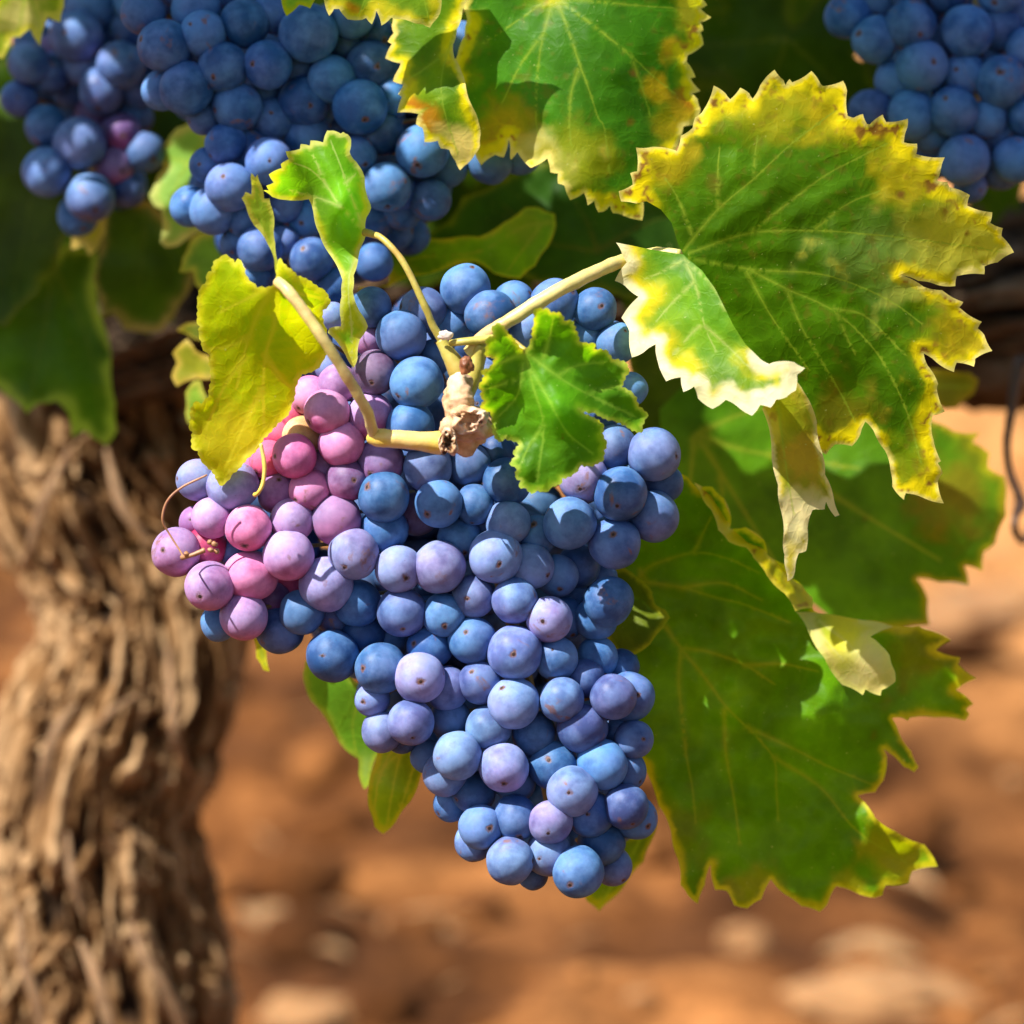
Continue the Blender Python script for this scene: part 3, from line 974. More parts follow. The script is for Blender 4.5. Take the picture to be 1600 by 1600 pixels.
# ---- small curled light green leaf on its own stalk
D_out = Q4((845, 690), (850, 600), (880, 540), (860, 480), (840, 350), (800, 270), (770, 235), (745, 190), (755, 110), (735, 80), (705, 65), (690, 75), (640, 55), (605, 55),
  (580, 130), (500, 118), (495, 150), (440, 140), (435, 170), (345, 185), (365, 235), (315, 265), (320, 290), (240, 330), (270, 380), (225, 400), (240, 430), (205, 430),
  (260, 470), (350, 490), (490, 485), (520, 580), (555, 700), (620, 830), (700, 990), (695, 1090), (685, 1210), (690, 1280), (620, 1290), (610, 1320), (720, 1460), (770, 1540),
  (795, 1480), (810, 1360), (860, 1280), (810, 1190), (765, 1060), (770, 960), (800, 850), (838, 740))
pD = patch(D_out, [(570, 362, 0), (540, 210, 4), (430, 235, 2), (415, 300, -12), (480, 310, -10), (500, 270, 8), (520, 330, 10), (500, 360, -6), (530, 430, 0), (550, 440, 2), (540, 480, 2), (575, 510, -3),
                 (550, 560, 0), (575, 290, 2)], 0.995,
           [Q4((845, 690), (680, 520), (600, 400), (500, 300), (400, 260)), Q4((845, 690), (760, 480), (690, 280), (630, 130)), Q4((845, 690), (800, 820), (745, 960), (740, 1100), (755, 1250), (760, 1480)),
            Q4((690, 530), (560, 480), (380, 430)), Q4((720, 380), (780, 330)), Q4((600, 400), (520, 220))],
           green=(.13, .34, .012), margin=(.40, .46, .02), mw=10, rim=(.55, .58, .16), step=5, vein=(.45, .55, .2), blobs=[(555, 480, 70, (.34, .36, .015), .8), (490, 330, 40, (.09, .20, .015), .5)])
make_leaf("small curled bright green leaf with narrow hanging lobe on a thin arched stalk", [pD],
          ([(722, 575, .992), (700, 545, .990), (678, 512, .988), (660, 470, .986), (630, 410, .986), (600, 375, .988), (582, 366, .992), (570, 363, .9945)], [10, 8, 6, 5.5, 5, 5, 5.5, 6]), M_PETG)

# ---- yellow green leaf seen from below
Fm = R2((770, 250), (700, 275), (650, 275), (600, 230), (575, 180), (560, 130), (525, 95), (510, 120), (470, 80), (440, 70), (385, 100), (360, 170), (330, 190), (320, 250), (290, 280),
  (270, 380), (265, 480), (285, 520), (280, 580), (300, 650), (345, 700), (350, 790), (355, 870), (340, 960), (300, 1000), (262, 985), (225, 1050), (230, 1090), (215, 1150), (240, 1180), (240, 1290),
  (275, 1300), (290, 1350), (330, 1400), (380, 1450), (400, 1500), (430, 1520), (460, 1490), (500, 1440), (560, 1380), (620, 1320), (690, 1220), (750, 1160), (830, 1090), (870, 1000), (890, 900),
  (930, 820), (1020, 790), (1060, 740), (1090, 690), (1085, 560), (1065, 500), (1060, 420), (1110, 375), (1070, 290), (1000, 250), (900, 200), (840, 150), (790, 90), (775, 120))
pF = patch(Fm, [(432, 440, 6), (360, 405, 2), (310, 480, -5), (325, 580, -11), (300, 680, -15), (348, 755, -18), (420, 680, -16), (470, 590, -14), (510, 500, -11), (515, 470, -9), (440, 400, 1), (400, 550, -9)], 0.975,
           [R2((760, 262), (600, 340), (420, 430)), R2((752, 272), (660, 430), (600, 580), (560, 720), (520, 900)), R2((765, 280), (762, 480), (700, 700), (685, 900), (690, 1150)), R2((600, 580), (480, 640), (360, 660)),
            R2((560, 720), (440, 900), (330, 1150)), R2((700, 700), (800, 850), (860, 900)), R2((780, 262), (900, 310), (1030, 340)), R2((685, 900), (560, 1150), (450, 1400))],
           green=(.31, .43, .002), margin=(.62, .62, .01), mw=9, rim=(.66, .66, .06), step=5, vein=(.62, .60, .03), vw=4, spots=.35, wave=1.0, blobs=[(370, 690, 90, (.42, .36, .012), .6)], teeth=1.2)
pE = patch(Q4((295, 985), (275, 870), (235, 770), (150, 650), (100, 540), (70, 480), (95, 440), (130, 455), (125, 350), (130, 320), (155, 350), (170, 330), (195, 400), (210, 480), (245, 480), (260, 540),
  (275, 640), (280, 760), (305, 900)), [(432, 437, 6), (395, 270, -4), (380, 310, 2), (425, 340, -6)], 0.975, [Q4((292, 960), (250, 770), (180, 560), (150, 400))], green=(.22, .38, .03), margin=(.45, .48, .05), mw=8,
  rim=(.55, .6, .12), step=5)
make_leaf("yellow leaf seen from below with a thick pale stalk curving in front of it", [pF, pE],
          ([(592, 688, .985), (582, 672, .980), (572, 640, .974), (540, 585, .968), (505, 530, .964), (470, 480, .964), (448, 452, .965), (434, 440, .9685)], [11, 9, 8.5, 8.5, 8.5, 9, 9, 8]), M_PET)

# ---- small toothed green leaf hanging in front of the bunch
G_out = R3((735, 560), (690, 515), (650, 470), (600, 410), (560, 430), (565, 480), (525, 500), (530, 560), (520, 580), (575, 600), (545, 650), (500, 665), (520, 690), (490, 740), (505, 770), (500, 800),
  (520, 820), (495, 850), (550, 880), (560, 940), (570, 1000), (600, 1040), (630, 1020), (690, 1035), (700, 1050), (670, 1080), (682, 1110), (650, 1150), (690, 1180), (680, 1220), (710, 1235), (700, 1270),
  (740, 1280), (770, 1310), (800, 1290), (840, 1300), (880, 1270), (920, 1260), (930, 1230), (1000, 1200), (1030, 1160), (1070, 1165), (1100, 1155), (1140, 1140), (1150, 1080), (1165, 1040), (1140, 990),
  (1150, 950), (1080, 900), (1020, 870), (1100, 890), (1200, 930), (1280, 970), (1345, 990), (1350, 950), (1370, 910), (1380, 895), (1330, 850), (1320, 820), (1300, 780), (1240, 750), (1280, 670),
  (1260, 620), (1190, 600), (1170, 560), (1100, 550), (1100, 520), (1020, 510), (1000, 450), (980, 400), (940, 400), (925, 365), (870, 360), (860, 340), (800, 340), (775, 350), (775, 430), (770, 490), (750, 535))
pG = patch(G_out, [(820, 545, 2), (780, 510, 8), (760, 590, 4), (770, 680, -4), (830, 765, -2), (940, 700, -6), (1010, 650, -12), (960, 540, -4), (860, 490, 8), (870, 640, 8), (905, 610, 0), (840, 650, 0)], 0.972,
           [R3((730, 565), (715, 700), (690, 800), (600, 900)), R3((738, 570), (775, 740), (830, 950), (800, 1230)), R3((748, 575), (900, 690), (1050, 780), (1300, 900)), R3((725, 575), (640, 610), (560, 640)),
            R3((765, 660), (850, 800), (950, 980), (1080, 1090)), R3((900, 690), (1000, 640), (1150, 620)), R3((820, 630), (860, 500), (880, 400)), R3((1050, 780), (1150, 760), (1230, 740)), R3((715, 700), (600, 740), (530, 760)),
            R3((830, 950), (760, 1050), (710, 1150))],
           green=(.080, .24, .008), margin=(.24, .42, .02), mw=10, rim=(.42, .55, .08), step=4.5, vein=(.26, .46, .05), vw=3, pucker=1.5, wave=1.3, wavelen=50, teeth=1.5)
make_leaf("small fresh green toothed leaf lying over the middle of the front bunch", [pG],
          ([(752, 531, .985), (775, 528, .980), (798, 532, .974), (820, 548, .9705)], [6, 5.5, 5, 5]), M_PETG)

# ---- large dark leaf, lower right
H_out = [(T5((550, 180), (600, 205), (690, 290)), True), (T5((700, 270), (770, 270), (850, 350), (900, 480), (890, 560), (1000, 550), (1130, 640), (1150, 740), (1280, 810), (1310, 900), (1390, 950), (1465, 1040), (1465, 1110)), True),
  (T6((260, 275), (400, 310), (640, 345), (880, 387), (1080, 390), (1170, 425), (1330, 500), (1210, 580), (1400, 635), (1385, 690), (1530, 800), (1370, 890), (1505, 1000), (1450, 1040), (1475, 1075), (1440, 1130),
   (1200, 1105), (1010, 1105), (990, 1130), (940, 1105), (870, 1110), (920, 1220), (1020, 1370), (1075, 1490), (1040, 1530), (960, 1490), (800, 1350), (830, 1420), (800, 1560)), True),
  (T7((1340, 10), (1325, 110), (1290, 160), (1215, 175), (1290, 270), (1380, 330), (1500, 385), (1560, 480), (1450, 500), (1435, 550), (1335, 560), (1320, 605), (1290, 615), (1200, 590), (1120, 565), (1085, 640),
   (1050, 675), (970, 650), (900, 600), (840, 535), (800, 620), (740, 660), (680, 645), (650, 585), (600, 580), (580, 470), (555, 560), (525, 640), (480, 600), (450, 560), (440, 450), (410, 330), (355, 215)), True),
  ([(1000, 1190), (965, 1050), (950, 900), (985, 800), (1040, 745)], False)]
H_ctrl = [(1000, 890, 0), (1064, 745, 8), (1140, 800, 10), (1240, 900, 8), (1265, 945, 2), (1060, 1010, 2), (1200, 980, -6), (1300, 1020, 4), (1520, 1060, -14), (1480, 1000, -14), (1430, 1190, -8), (1300, 1120, 14),
          (1370, 1190, -4), (1450, 1340, -10), (1280, 1420, -2), (1080, 1400, 4), (1150, 1250, 8), (1030, 1250, 4), (1250, 1250, 4), (1380, 1280, 2)]
pH = patch(H_out, H_ctrl, 1.054,
           [T5((250, 905), (360, 810), (640, 730), (850, 760), (1080, 860)), T5((280, 930), (560, 970), (800, 1040), (1000, 1090), (1300, 1210)), T5((560, 970), (850, 940), (1100, 1050)),
            [(1039, 979), (1064, 1013), (1102, 1060)] + R8((370, 960), (430, 1020), (510, 1110), (520, 1200), (525, 1290)), T5((550, 1395), (535, 1600)) + R8((235, 950), (255, 1120), (270, 1200), (280, 1300)),
            T5((560, 1390), (760, 1420), (1000, 1510), (1200, 1640)), R8((365, 970), (370, 1100), (395, 1240), (410, 1360)), R8((510, 1110), (650, 1200), (760, 1330), (900, 1420)), R8((430, 1020), (560, 1080), (680, 1140), (800, 1190)),
            [(1000, 890), (1020, 940), (1039, 979)], T5((640, 730), (700, 600), (760, 480)), T5((1000, 1510), (1250, 1500), (1500, 1550))],
           green=(.085, .235, .003), margin=(.34, .36, .006), mw=11, mn=.8, rim=(.46, .46, .02), step=5.5, vein=(.24, .32, .015), vw=3.0, wave=3.4, pucker=2.2, wavelen=75,
           blobs=[(1400, 1340, 60, (.36, .32, .008), .5), (1330, 1390, 36, (.36, .32, .008), .5), (1180, 1400, 60, (.22, .24, .01), .7), (1050, 1300, 80, (.15, .2, .01), .6), (1440, 1020, 80, (.16, .13, .006), .6)])
pHl = patch([(T5((60, 860), (160, 830), (220, 870), (290, 930), (350, 1000), (375, 1090), (440, 1120), (475, 1180), (430, 1250), (340, 1360), (200, 1450), (90, 1440)), True), ([(935, 980), (940, 920)], False)],
            [(960, 890, 2), (1020, 920, 6), (1045, 970, 8), (985, 1020, 12), (950, 960, 2)], 1.048, [T5((100, 1000), (250, 1050), (380, 1150))], green=(.14, .19, .008), margin=(.36, .34, .01), mw=9, rim=(.5, .48, .02), step=5.5)
pHf = patch([(T6((120, 280), (220, 440), (340, 640), (480, 850), (640, 930), (660, 885), (780, 935), (790, 890), (895, 825), (890, 740), (850, 620), (780, 540), (700, 475), (880, 398)), True),
             (T6((640, 345), (400, 300), (250, 285)), False)], [(1245, 957, 8), (1300, 1060, 14), (1350, 1085, 20), (1398, 1065, 24), (1380, 1010, 20), (1395, 980, 4), (1300, 960, 6), (1320, 1010, 22)], 1.054,
            [T6((200, 350), (400, 560), (600, 800)), T6((300, 350), (560, 560), (760, 850))], green=(.45, .46, .12), margin=(.62, .52, .20), mw=24, mn=.6, rim=(.66, .64, .2), step=5, vein=(.5, .5, .2),
            blobs=[(1310, 985, 50, (.62, .58, .04), .9), (1365, 1040, 50, (.62, .52, .26), .9), (1270, 985, 40, (.20, .28, .02), .8)])
pHr = patch(T5((640, 240), (700, 270), (770, 270), (850, 350), (900, 480), (890, 560), (1000, 550), (1130, 640), (1150, 740), (1280, 810), (1310, 900), (1390, 950), (1465, 1040), (1465, 1110), (1345, 1135), (1270, 1010),
  (1150, 890), (1060, 770), (1000, 690), (880, 650), (810, 570), (760, 430), (700, 350)), [(1100, 762, 8), (1145, 830, 8), (1190, 845, 8), (1225, 885, 8), (1265, 935, 6), (1110, 800, 15), (1135, 845, 15), (1180, 880, 15), (1225, 925, 14)], 1.052,
  green=(.40, .40, .008), margin=(.72, .55, .012), mw=15, mn=.6, rim=(.74, .62, .06), spots=.8, step=4.5, wave=1.6, wavelen=35)
make_leaf("large dark green leaf with pale folded corner, hanging right of the front bunch", [pH, pHl, pHf, pHr], root=P(1000, 890, 1.06))

# ---- leaf behind it
I_out = [(Q7((190, 870), (250, 900), (345, 905), (320, 940), (380, 980), (375, 1030), (430, 1060), (440, 1130), (440, 1200), (400, 1300), (360, 1330), (355, 1400), (290, 1380), (305, 1450), (200, 1440), (120, 1425), (160, 1500), (165, 1590)), True),
         ([(1380, 990), (1300, 965), (1230, 910), (1100, 860), (1040, 760), (1030, 640), (1080, 590), (1200, 590), (1350, 620)], False)]
pI = patch(I_out, [(1090, 680, 0), (1560, 780, -10), (1450, 970, -4), (1300, 880, 12), (1250, 760, -2), (1450, 800, 4), (1520, 680, -12)], 1.125,
           [R8((285, 150), (400, 190), (500, 210), (760, 250)), R8((290, 165), (355, 265), (455, 430), (560, 600)), R8((275, 160), (268, 240), (260, 330)), R8((290, 145), (400, 95), (520, 60)), R8((355, 265), (360, 330)), R8((500, 210), (800, 400), (1000, 520))],
           green=(.075, .215, .006), margin=(.26, .31, .010), mw=12, rim=(.36, .34, .02), step=7, vein=(.26, .34, .03), vw=4.2,
           blobs=[(1500, 770, 80, (.20, .16, .01), .7), (1530, 700, 60, (.17, .18, .01), .6)])
make_leaf("mid green leaf with rounded brownish right side, behind the golden margined leaf", [pI], root=P(1090, 680, 1.12))

# ---- leaves between the bunches
J_out = Q5((165, 440), (200, 410), (300, 400), (450, 405), (580, 400), (700, 330), (800, 260), (870, 260), (945, 290), (950, 340), (910, 450), (850, 540), (780, 600), (650, 575), (560, 520), (400, 560), (250, 590), (150, 640), (0, 662),
   (0, 640), (140, 630), (150, 590), (70, 580), (160, 560), (95, 540), (130, 510), (105, 480), (130, 450))
pJ = patch(J_out, [(600, 380, 8), (700, 375, 4), (700, 410, 14), (760, 380, 10), (830, 330, -2), (865, 350, 0), (820, 420, 18), (780, 400, 12), (620, 440, 12)], 1.10,
           [Q5((950, 330), (800, 350), (580, 470), (300, 500), (180, 540)), Q5((880, 340), (800, 450), (720, 560))], green=(.11, .33, .006), margin=(.30, .46, .02), mw=5, step=6, blobs=[(600, 440, 30, (.34, .36, .03), .7), (810, 345, 50, (.2, .34, .02), .6)])
make_leaf("rolled dark green leaf with bright upper side, between top bunch and front bunch", [pJ])

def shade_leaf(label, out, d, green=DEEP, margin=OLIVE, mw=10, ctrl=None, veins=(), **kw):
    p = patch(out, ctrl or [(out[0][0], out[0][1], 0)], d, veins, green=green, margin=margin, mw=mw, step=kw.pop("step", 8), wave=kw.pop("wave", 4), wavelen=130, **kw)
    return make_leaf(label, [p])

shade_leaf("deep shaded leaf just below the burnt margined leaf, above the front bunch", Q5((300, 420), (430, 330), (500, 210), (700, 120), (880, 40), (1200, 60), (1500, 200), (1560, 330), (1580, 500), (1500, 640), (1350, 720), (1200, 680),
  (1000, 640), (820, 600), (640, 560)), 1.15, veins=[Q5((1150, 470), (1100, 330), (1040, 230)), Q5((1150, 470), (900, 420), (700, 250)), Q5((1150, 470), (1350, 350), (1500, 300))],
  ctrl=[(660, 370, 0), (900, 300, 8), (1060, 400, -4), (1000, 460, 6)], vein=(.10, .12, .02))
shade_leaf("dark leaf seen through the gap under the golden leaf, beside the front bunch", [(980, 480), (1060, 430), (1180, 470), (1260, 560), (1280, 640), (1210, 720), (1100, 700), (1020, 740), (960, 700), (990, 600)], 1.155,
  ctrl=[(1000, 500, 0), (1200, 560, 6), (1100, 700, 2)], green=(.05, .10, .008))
shade_leaf("pale green scalloped leaf in half shade, left of the top bunch", R1((850, 545), (790, 570), (740, 640), (680, 680), (690, 720), (740, 745), (700, 790), (665, 870), (690, 920), (720, 930), (715, 1080), (740, 1105), (800, 1095), (890, 1035),
  (950, 1000), (1000, 900), (950, 700), (920, 590)), 1.14, green=(.20, .40, .07), margin=(.46, .54, .16), mw=10, ctrl=[(300, 195, 4), (240, 250, -4), (235, 310, 0), (260, 385, 4), (330, 330, 8)], step=7, wave=2,
  veins=[[(320, 220), (280, 280), (255, 370)], [(295, 255), (245, 240)]])
shade_leaf("small bright green leaf under the pale scalloped leaf", R1((890, 1040), (980, 1040), (1050, 1150), (1000, 1300), (900, 1300), (870, 1270), (860, 1210), (800, 1215), (815, 1150), (850, 1080)), 1.13, green=(.11, .27, .03), margin=(.34, .40, .06), mw=10,
  ctrl=[(320, 370, 4), (285, 420, -3), (340, 440, 6)], step=7, wave=2)
shade_leaf("olive lobed leaf tip left of the yellow leaf, upper one", Q6((1000, 970), (940, 945), (900, 890), (830, 960), (850, 1010), (825, 1070), (850, 1120), (950, 1080), (1010, 1085), (1100, 1020)), 1.12, green=(.22, .25, .015), margin=(.42, .33, .06), mw=9,
  ctrl=[(270, 560, 0), (320, 560, 6), (280, 600, 3)], step=6, wave=1.5)
shade_leaf("sliver of dark olive leaf above the olive lobed leaf tip", Q6((850, 850), (900, 815), (980, 800), (1000, 900), (930, 890)), 1.13, green=(.12, .17, .012), margin=(.3, .25, .03), mw=6, step=6, wave=1)
shade_leaf("bright green sliver of leaf beside the lower left edge of the yellow leaf", Q6((1000, 1180), (965, 1090), (930, 1095), (890, 1150), (890, 1250), (905, 1300), (1000, 1330)), 1.11, green=(.17, .34, .03), margin=(.4, .45, .08), mw=6, step=6, wave=1)
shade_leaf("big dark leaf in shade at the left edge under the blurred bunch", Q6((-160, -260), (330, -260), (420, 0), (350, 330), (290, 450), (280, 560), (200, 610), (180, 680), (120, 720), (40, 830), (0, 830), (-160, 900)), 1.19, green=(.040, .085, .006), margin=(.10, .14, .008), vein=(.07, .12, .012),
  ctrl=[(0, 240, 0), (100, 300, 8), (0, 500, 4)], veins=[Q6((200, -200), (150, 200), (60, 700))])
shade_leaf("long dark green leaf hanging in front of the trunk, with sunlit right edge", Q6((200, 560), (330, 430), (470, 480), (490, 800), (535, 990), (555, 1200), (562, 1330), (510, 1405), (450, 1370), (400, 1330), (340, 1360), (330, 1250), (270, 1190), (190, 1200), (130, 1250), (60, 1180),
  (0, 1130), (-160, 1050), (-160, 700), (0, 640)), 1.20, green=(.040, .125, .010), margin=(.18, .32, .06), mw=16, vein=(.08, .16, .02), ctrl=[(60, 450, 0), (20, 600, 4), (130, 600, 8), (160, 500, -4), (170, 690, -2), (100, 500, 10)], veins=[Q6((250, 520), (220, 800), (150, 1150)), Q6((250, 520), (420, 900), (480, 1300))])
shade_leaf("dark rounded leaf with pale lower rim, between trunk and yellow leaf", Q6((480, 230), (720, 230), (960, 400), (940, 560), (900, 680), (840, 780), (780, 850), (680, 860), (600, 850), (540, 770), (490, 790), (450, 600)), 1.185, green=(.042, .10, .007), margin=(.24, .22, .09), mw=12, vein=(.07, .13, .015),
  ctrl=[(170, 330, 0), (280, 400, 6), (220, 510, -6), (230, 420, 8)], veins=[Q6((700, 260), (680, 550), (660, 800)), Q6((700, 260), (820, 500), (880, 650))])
shade_leaf("yellow leaf tip hanging under the blurred left bunch", Q6((340, 350), (520, 290), (510, 380), (480, 430), (460, 470), (430, 490), (400, 440), (340, 460)), 1.165, green=(.40, .40, .03), margin=(.6, .45, .12), mw=10, step=7, wave=1)
shade_leaf("green leaf with pale folded tip, behind the left middle of the front bunch", Q8((520, 320), (505, 400), (520, 500), (560, 600), (700, 790), (800, 940), (890, 1000), (890, 1100), (930, 1215), (965, 1180), (1030, 950), (1000, 700), (920, 500), (820, 420), (700, 400)), 1.075, green=(.11, .29, .02),
  margin=(.25, .38, .04), mw=8, ctrl=[(480, 1040, 0), (570, 1160, 6), (520, 1080, 8), (570, 1230, -4)], step=6, wave=1.5, veins=[Q8((950, 500), (850, 750), (900, 1100))], blobs=[(572, 1200, 30, (.25, .42, .12), .7)])
shade_leaf("yellow green pointed leaf with parallel veins, hanging under the front bunch's left side", Q8((1020, 940), (985, 1080), (960, 1200), (962, 1350), (1000, 1470), (1060, 1525), (1150, 1440), (1250, 1300), (1320, 1130), (1345, 980), (1290, 890), (1150, 850)), 1.055, green=(.22, .36, .012),
  margin=(.46, .46, .02), mw=8, ctrl=[(590, 1180, 4), (660, 1180, 4), (600, 1300, -4), (620, 1240, 10)], step=5, wave=1, vein=(.45, .5, .04), vw=3.4,
  veins=[Q8((1200, 880), (1140, 1150), (1080, 1490)), Q8((1170, 880), (1040, 1100), (1000, 1350)), Q8((1220, 880), (1270, 1050), (1180, 1350)), Q8((1185, 960), (1090, 1040), (1020, 1180))])
shade_leaf("narrow yellow green leaf tip below the left wing of the front bunch", Q8((150, 130), (200, 140), (250, 250), (272, 395), (230, 385), (180, 300)), 1.06, green=(.34, .40, .012), margin=(.5, .5, .02), mw=5, step=5, wave=.6, veins=[Q8((190, 160), (220, 280), (262, 385))])
shade_leaf("green leaf tip behind the bottom of the front bunch", T7((150, 380), (325, 330), (360, 200), (350, 290), (320, 380), (290, 460), (220, 545), (150, 625), (100, 672), (50, 632), (20, 560)), 1.075, green=(.13, .22, .010), margin=(.36, .34, .012), mw=10, step=6, wave=1.2,
  ctrl=[(980, 1310, 4), (1030, 1270, -2), (930, 1410, -6)], veins=[T7((330, 250), (230, 450), (100, 650))])
shade_leaf("small olive leaf under the right lobe of the golden margined leaf", Q7((120, 690), (230, 680), (310, 690), (340, 715), (320, 770), (260, 820), (220, 822), (160, 780)), 1.17, green=(.15, .17, .012), margin=(.26, .22, .015), mw=8, ctrl=[(1470, 600, 2), (1530, 600, -2), (1490, 635, 0)], step=7, wave=1.5,
  veins=[Q7((150, 740), (330, 740))])

# ---- deep shade leaves behind everything at the top
def vine_shape(cx, cy, r, rot, seed):
    rd = random.Random(seed)
    pts = []
    n = 96
    for k in range(n):
        a = 2 * math.pi * k / n
        lobe = 0
        for c, w, amp in ((0, .42, 1.0), (1.15, .40, .92), (-1.15, .40, .92), (2.15, .38, .72), (-2.15, .38, .72)):
            d = (a - c + math.pi) % (2 * math.pi) - math.pi
            lobe = max(lobe, amp * math.exp(-(d / w) ** 2 * .9))
        base = .42 + .55 * lobe
        if abs((a + math.pi) % (2 * math.pi) - math.pi) > 2.85:
            base = .12
        t = base * (1 + (.08 if k % 3 == 0 else -.04) + rd.uniform(-.03, .03))
        pts.append((cx + r * t * math.cos(a + rot), cy + r * t * math.sin(a + rot)))
    return pts

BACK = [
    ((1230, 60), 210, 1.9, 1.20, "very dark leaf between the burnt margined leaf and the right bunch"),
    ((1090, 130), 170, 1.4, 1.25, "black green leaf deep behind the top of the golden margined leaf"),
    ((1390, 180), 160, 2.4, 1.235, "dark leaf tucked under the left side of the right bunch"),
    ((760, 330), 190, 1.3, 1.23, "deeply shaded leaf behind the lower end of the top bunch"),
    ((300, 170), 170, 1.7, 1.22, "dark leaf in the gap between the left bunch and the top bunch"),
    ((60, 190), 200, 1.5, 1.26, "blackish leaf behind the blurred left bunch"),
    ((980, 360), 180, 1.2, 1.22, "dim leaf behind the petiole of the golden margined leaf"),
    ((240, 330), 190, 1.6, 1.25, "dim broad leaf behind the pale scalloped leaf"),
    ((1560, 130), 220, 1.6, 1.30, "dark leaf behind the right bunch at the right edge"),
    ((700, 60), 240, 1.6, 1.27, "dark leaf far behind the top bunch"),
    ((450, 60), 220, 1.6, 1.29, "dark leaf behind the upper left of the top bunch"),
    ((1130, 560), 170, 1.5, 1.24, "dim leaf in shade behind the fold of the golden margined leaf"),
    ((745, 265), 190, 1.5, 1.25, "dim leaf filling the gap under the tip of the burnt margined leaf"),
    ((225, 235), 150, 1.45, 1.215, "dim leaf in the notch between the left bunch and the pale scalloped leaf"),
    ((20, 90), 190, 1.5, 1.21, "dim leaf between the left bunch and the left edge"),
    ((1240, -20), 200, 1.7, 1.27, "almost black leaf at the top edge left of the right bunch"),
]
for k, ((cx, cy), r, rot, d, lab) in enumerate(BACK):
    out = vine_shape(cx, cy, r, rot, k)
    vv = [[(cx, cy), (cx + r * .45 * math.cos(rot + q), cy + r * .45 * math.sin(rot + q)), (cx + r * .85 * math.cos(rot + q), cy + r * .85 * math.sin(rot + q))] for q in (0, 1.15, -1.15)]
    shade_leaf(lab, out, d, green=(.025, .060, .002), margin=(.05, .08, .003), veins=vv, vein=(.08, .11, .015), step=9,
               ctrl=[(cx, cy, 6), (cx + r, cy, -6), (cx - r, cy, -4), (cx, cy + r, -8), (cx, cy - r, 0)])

# ------------------------------------------------------------------ grapes
TINT = {
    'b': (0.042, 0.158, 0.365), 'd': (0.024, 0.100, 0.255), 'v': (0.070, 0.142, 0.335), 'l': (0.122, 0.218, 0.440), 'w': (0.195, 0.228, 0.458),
    'm': (0.210, 0.115, 0.275), 'p': (0.550, 0.200, 0.390), 'r': (0.560, 0.050, 0.150), 'q': (0.380, 0.235, 0.470), 'y': (0.66, 0.44, 0.16),
    'k': (0.100, 0.060, 0.130),
}
NU, NV = 44, 26
_th = np.linspace(0, math.pi, NV)
_ph = np.linspace(0, 2 * math.pi, NU, endpoint=False)
_T, _Pp = np.meshgrid(_th[1:-1], _ph, indexing='ij')
SPH = np.vstack([[0, 0, 1], np.stack([np.sin(_T) * np.cos(_Pp), np.sin(_T) * np.sin(_Pp), np.cos(_T)], -1).reshape(-1, 3), [0, 0, -1]])
SF = []
for j in range(NU):
    SF.append((0, 1 + j, 1 + (j + 1) % NU))
for i in range(NV - 3):
    for j in range(NU):
        a = 1 + i * NU + j; b = 1 + i * NU + (j + 1) % NU
        SF.append((a, a + NU, b + NU, b))
for j in range(NU):
    SF.append((len(SPH) - 1, 1 + (NV - 3) * NU + (j + 1) % NU, 1 + (NV - 3) * NU + j))

def grape_geo(c, r, pole, seed):
    rd = np.random.default_rng(seed)
    pole = pole / np.linalg.norm(pole)
    ax = np.cross(pole, [.3, .5, .8]); ax /= np.linalg.norm(ax)
    ay = np.cross(pole, ax)
    k = 1 + .034 * vnoise(SPH * 1.5 + seed * 3.1, seed % 97)
    # tiny dimple at the stigma
    k = k - .02 * np.exp(-((1 - SPH[:, 2]) / .02))
    st = rd.uniform(.97, 1.09)
    sv = SPH * k[:, None] * np.array([1, 1, st])
    V = c + r * (sv[:, :1] * ax + sv[:, 1:2] * ay + sv[:, 2:3] * pole)
    pol = np.arccos(np.clip(SPH[:, 2], -1, 1))
    return V, pol

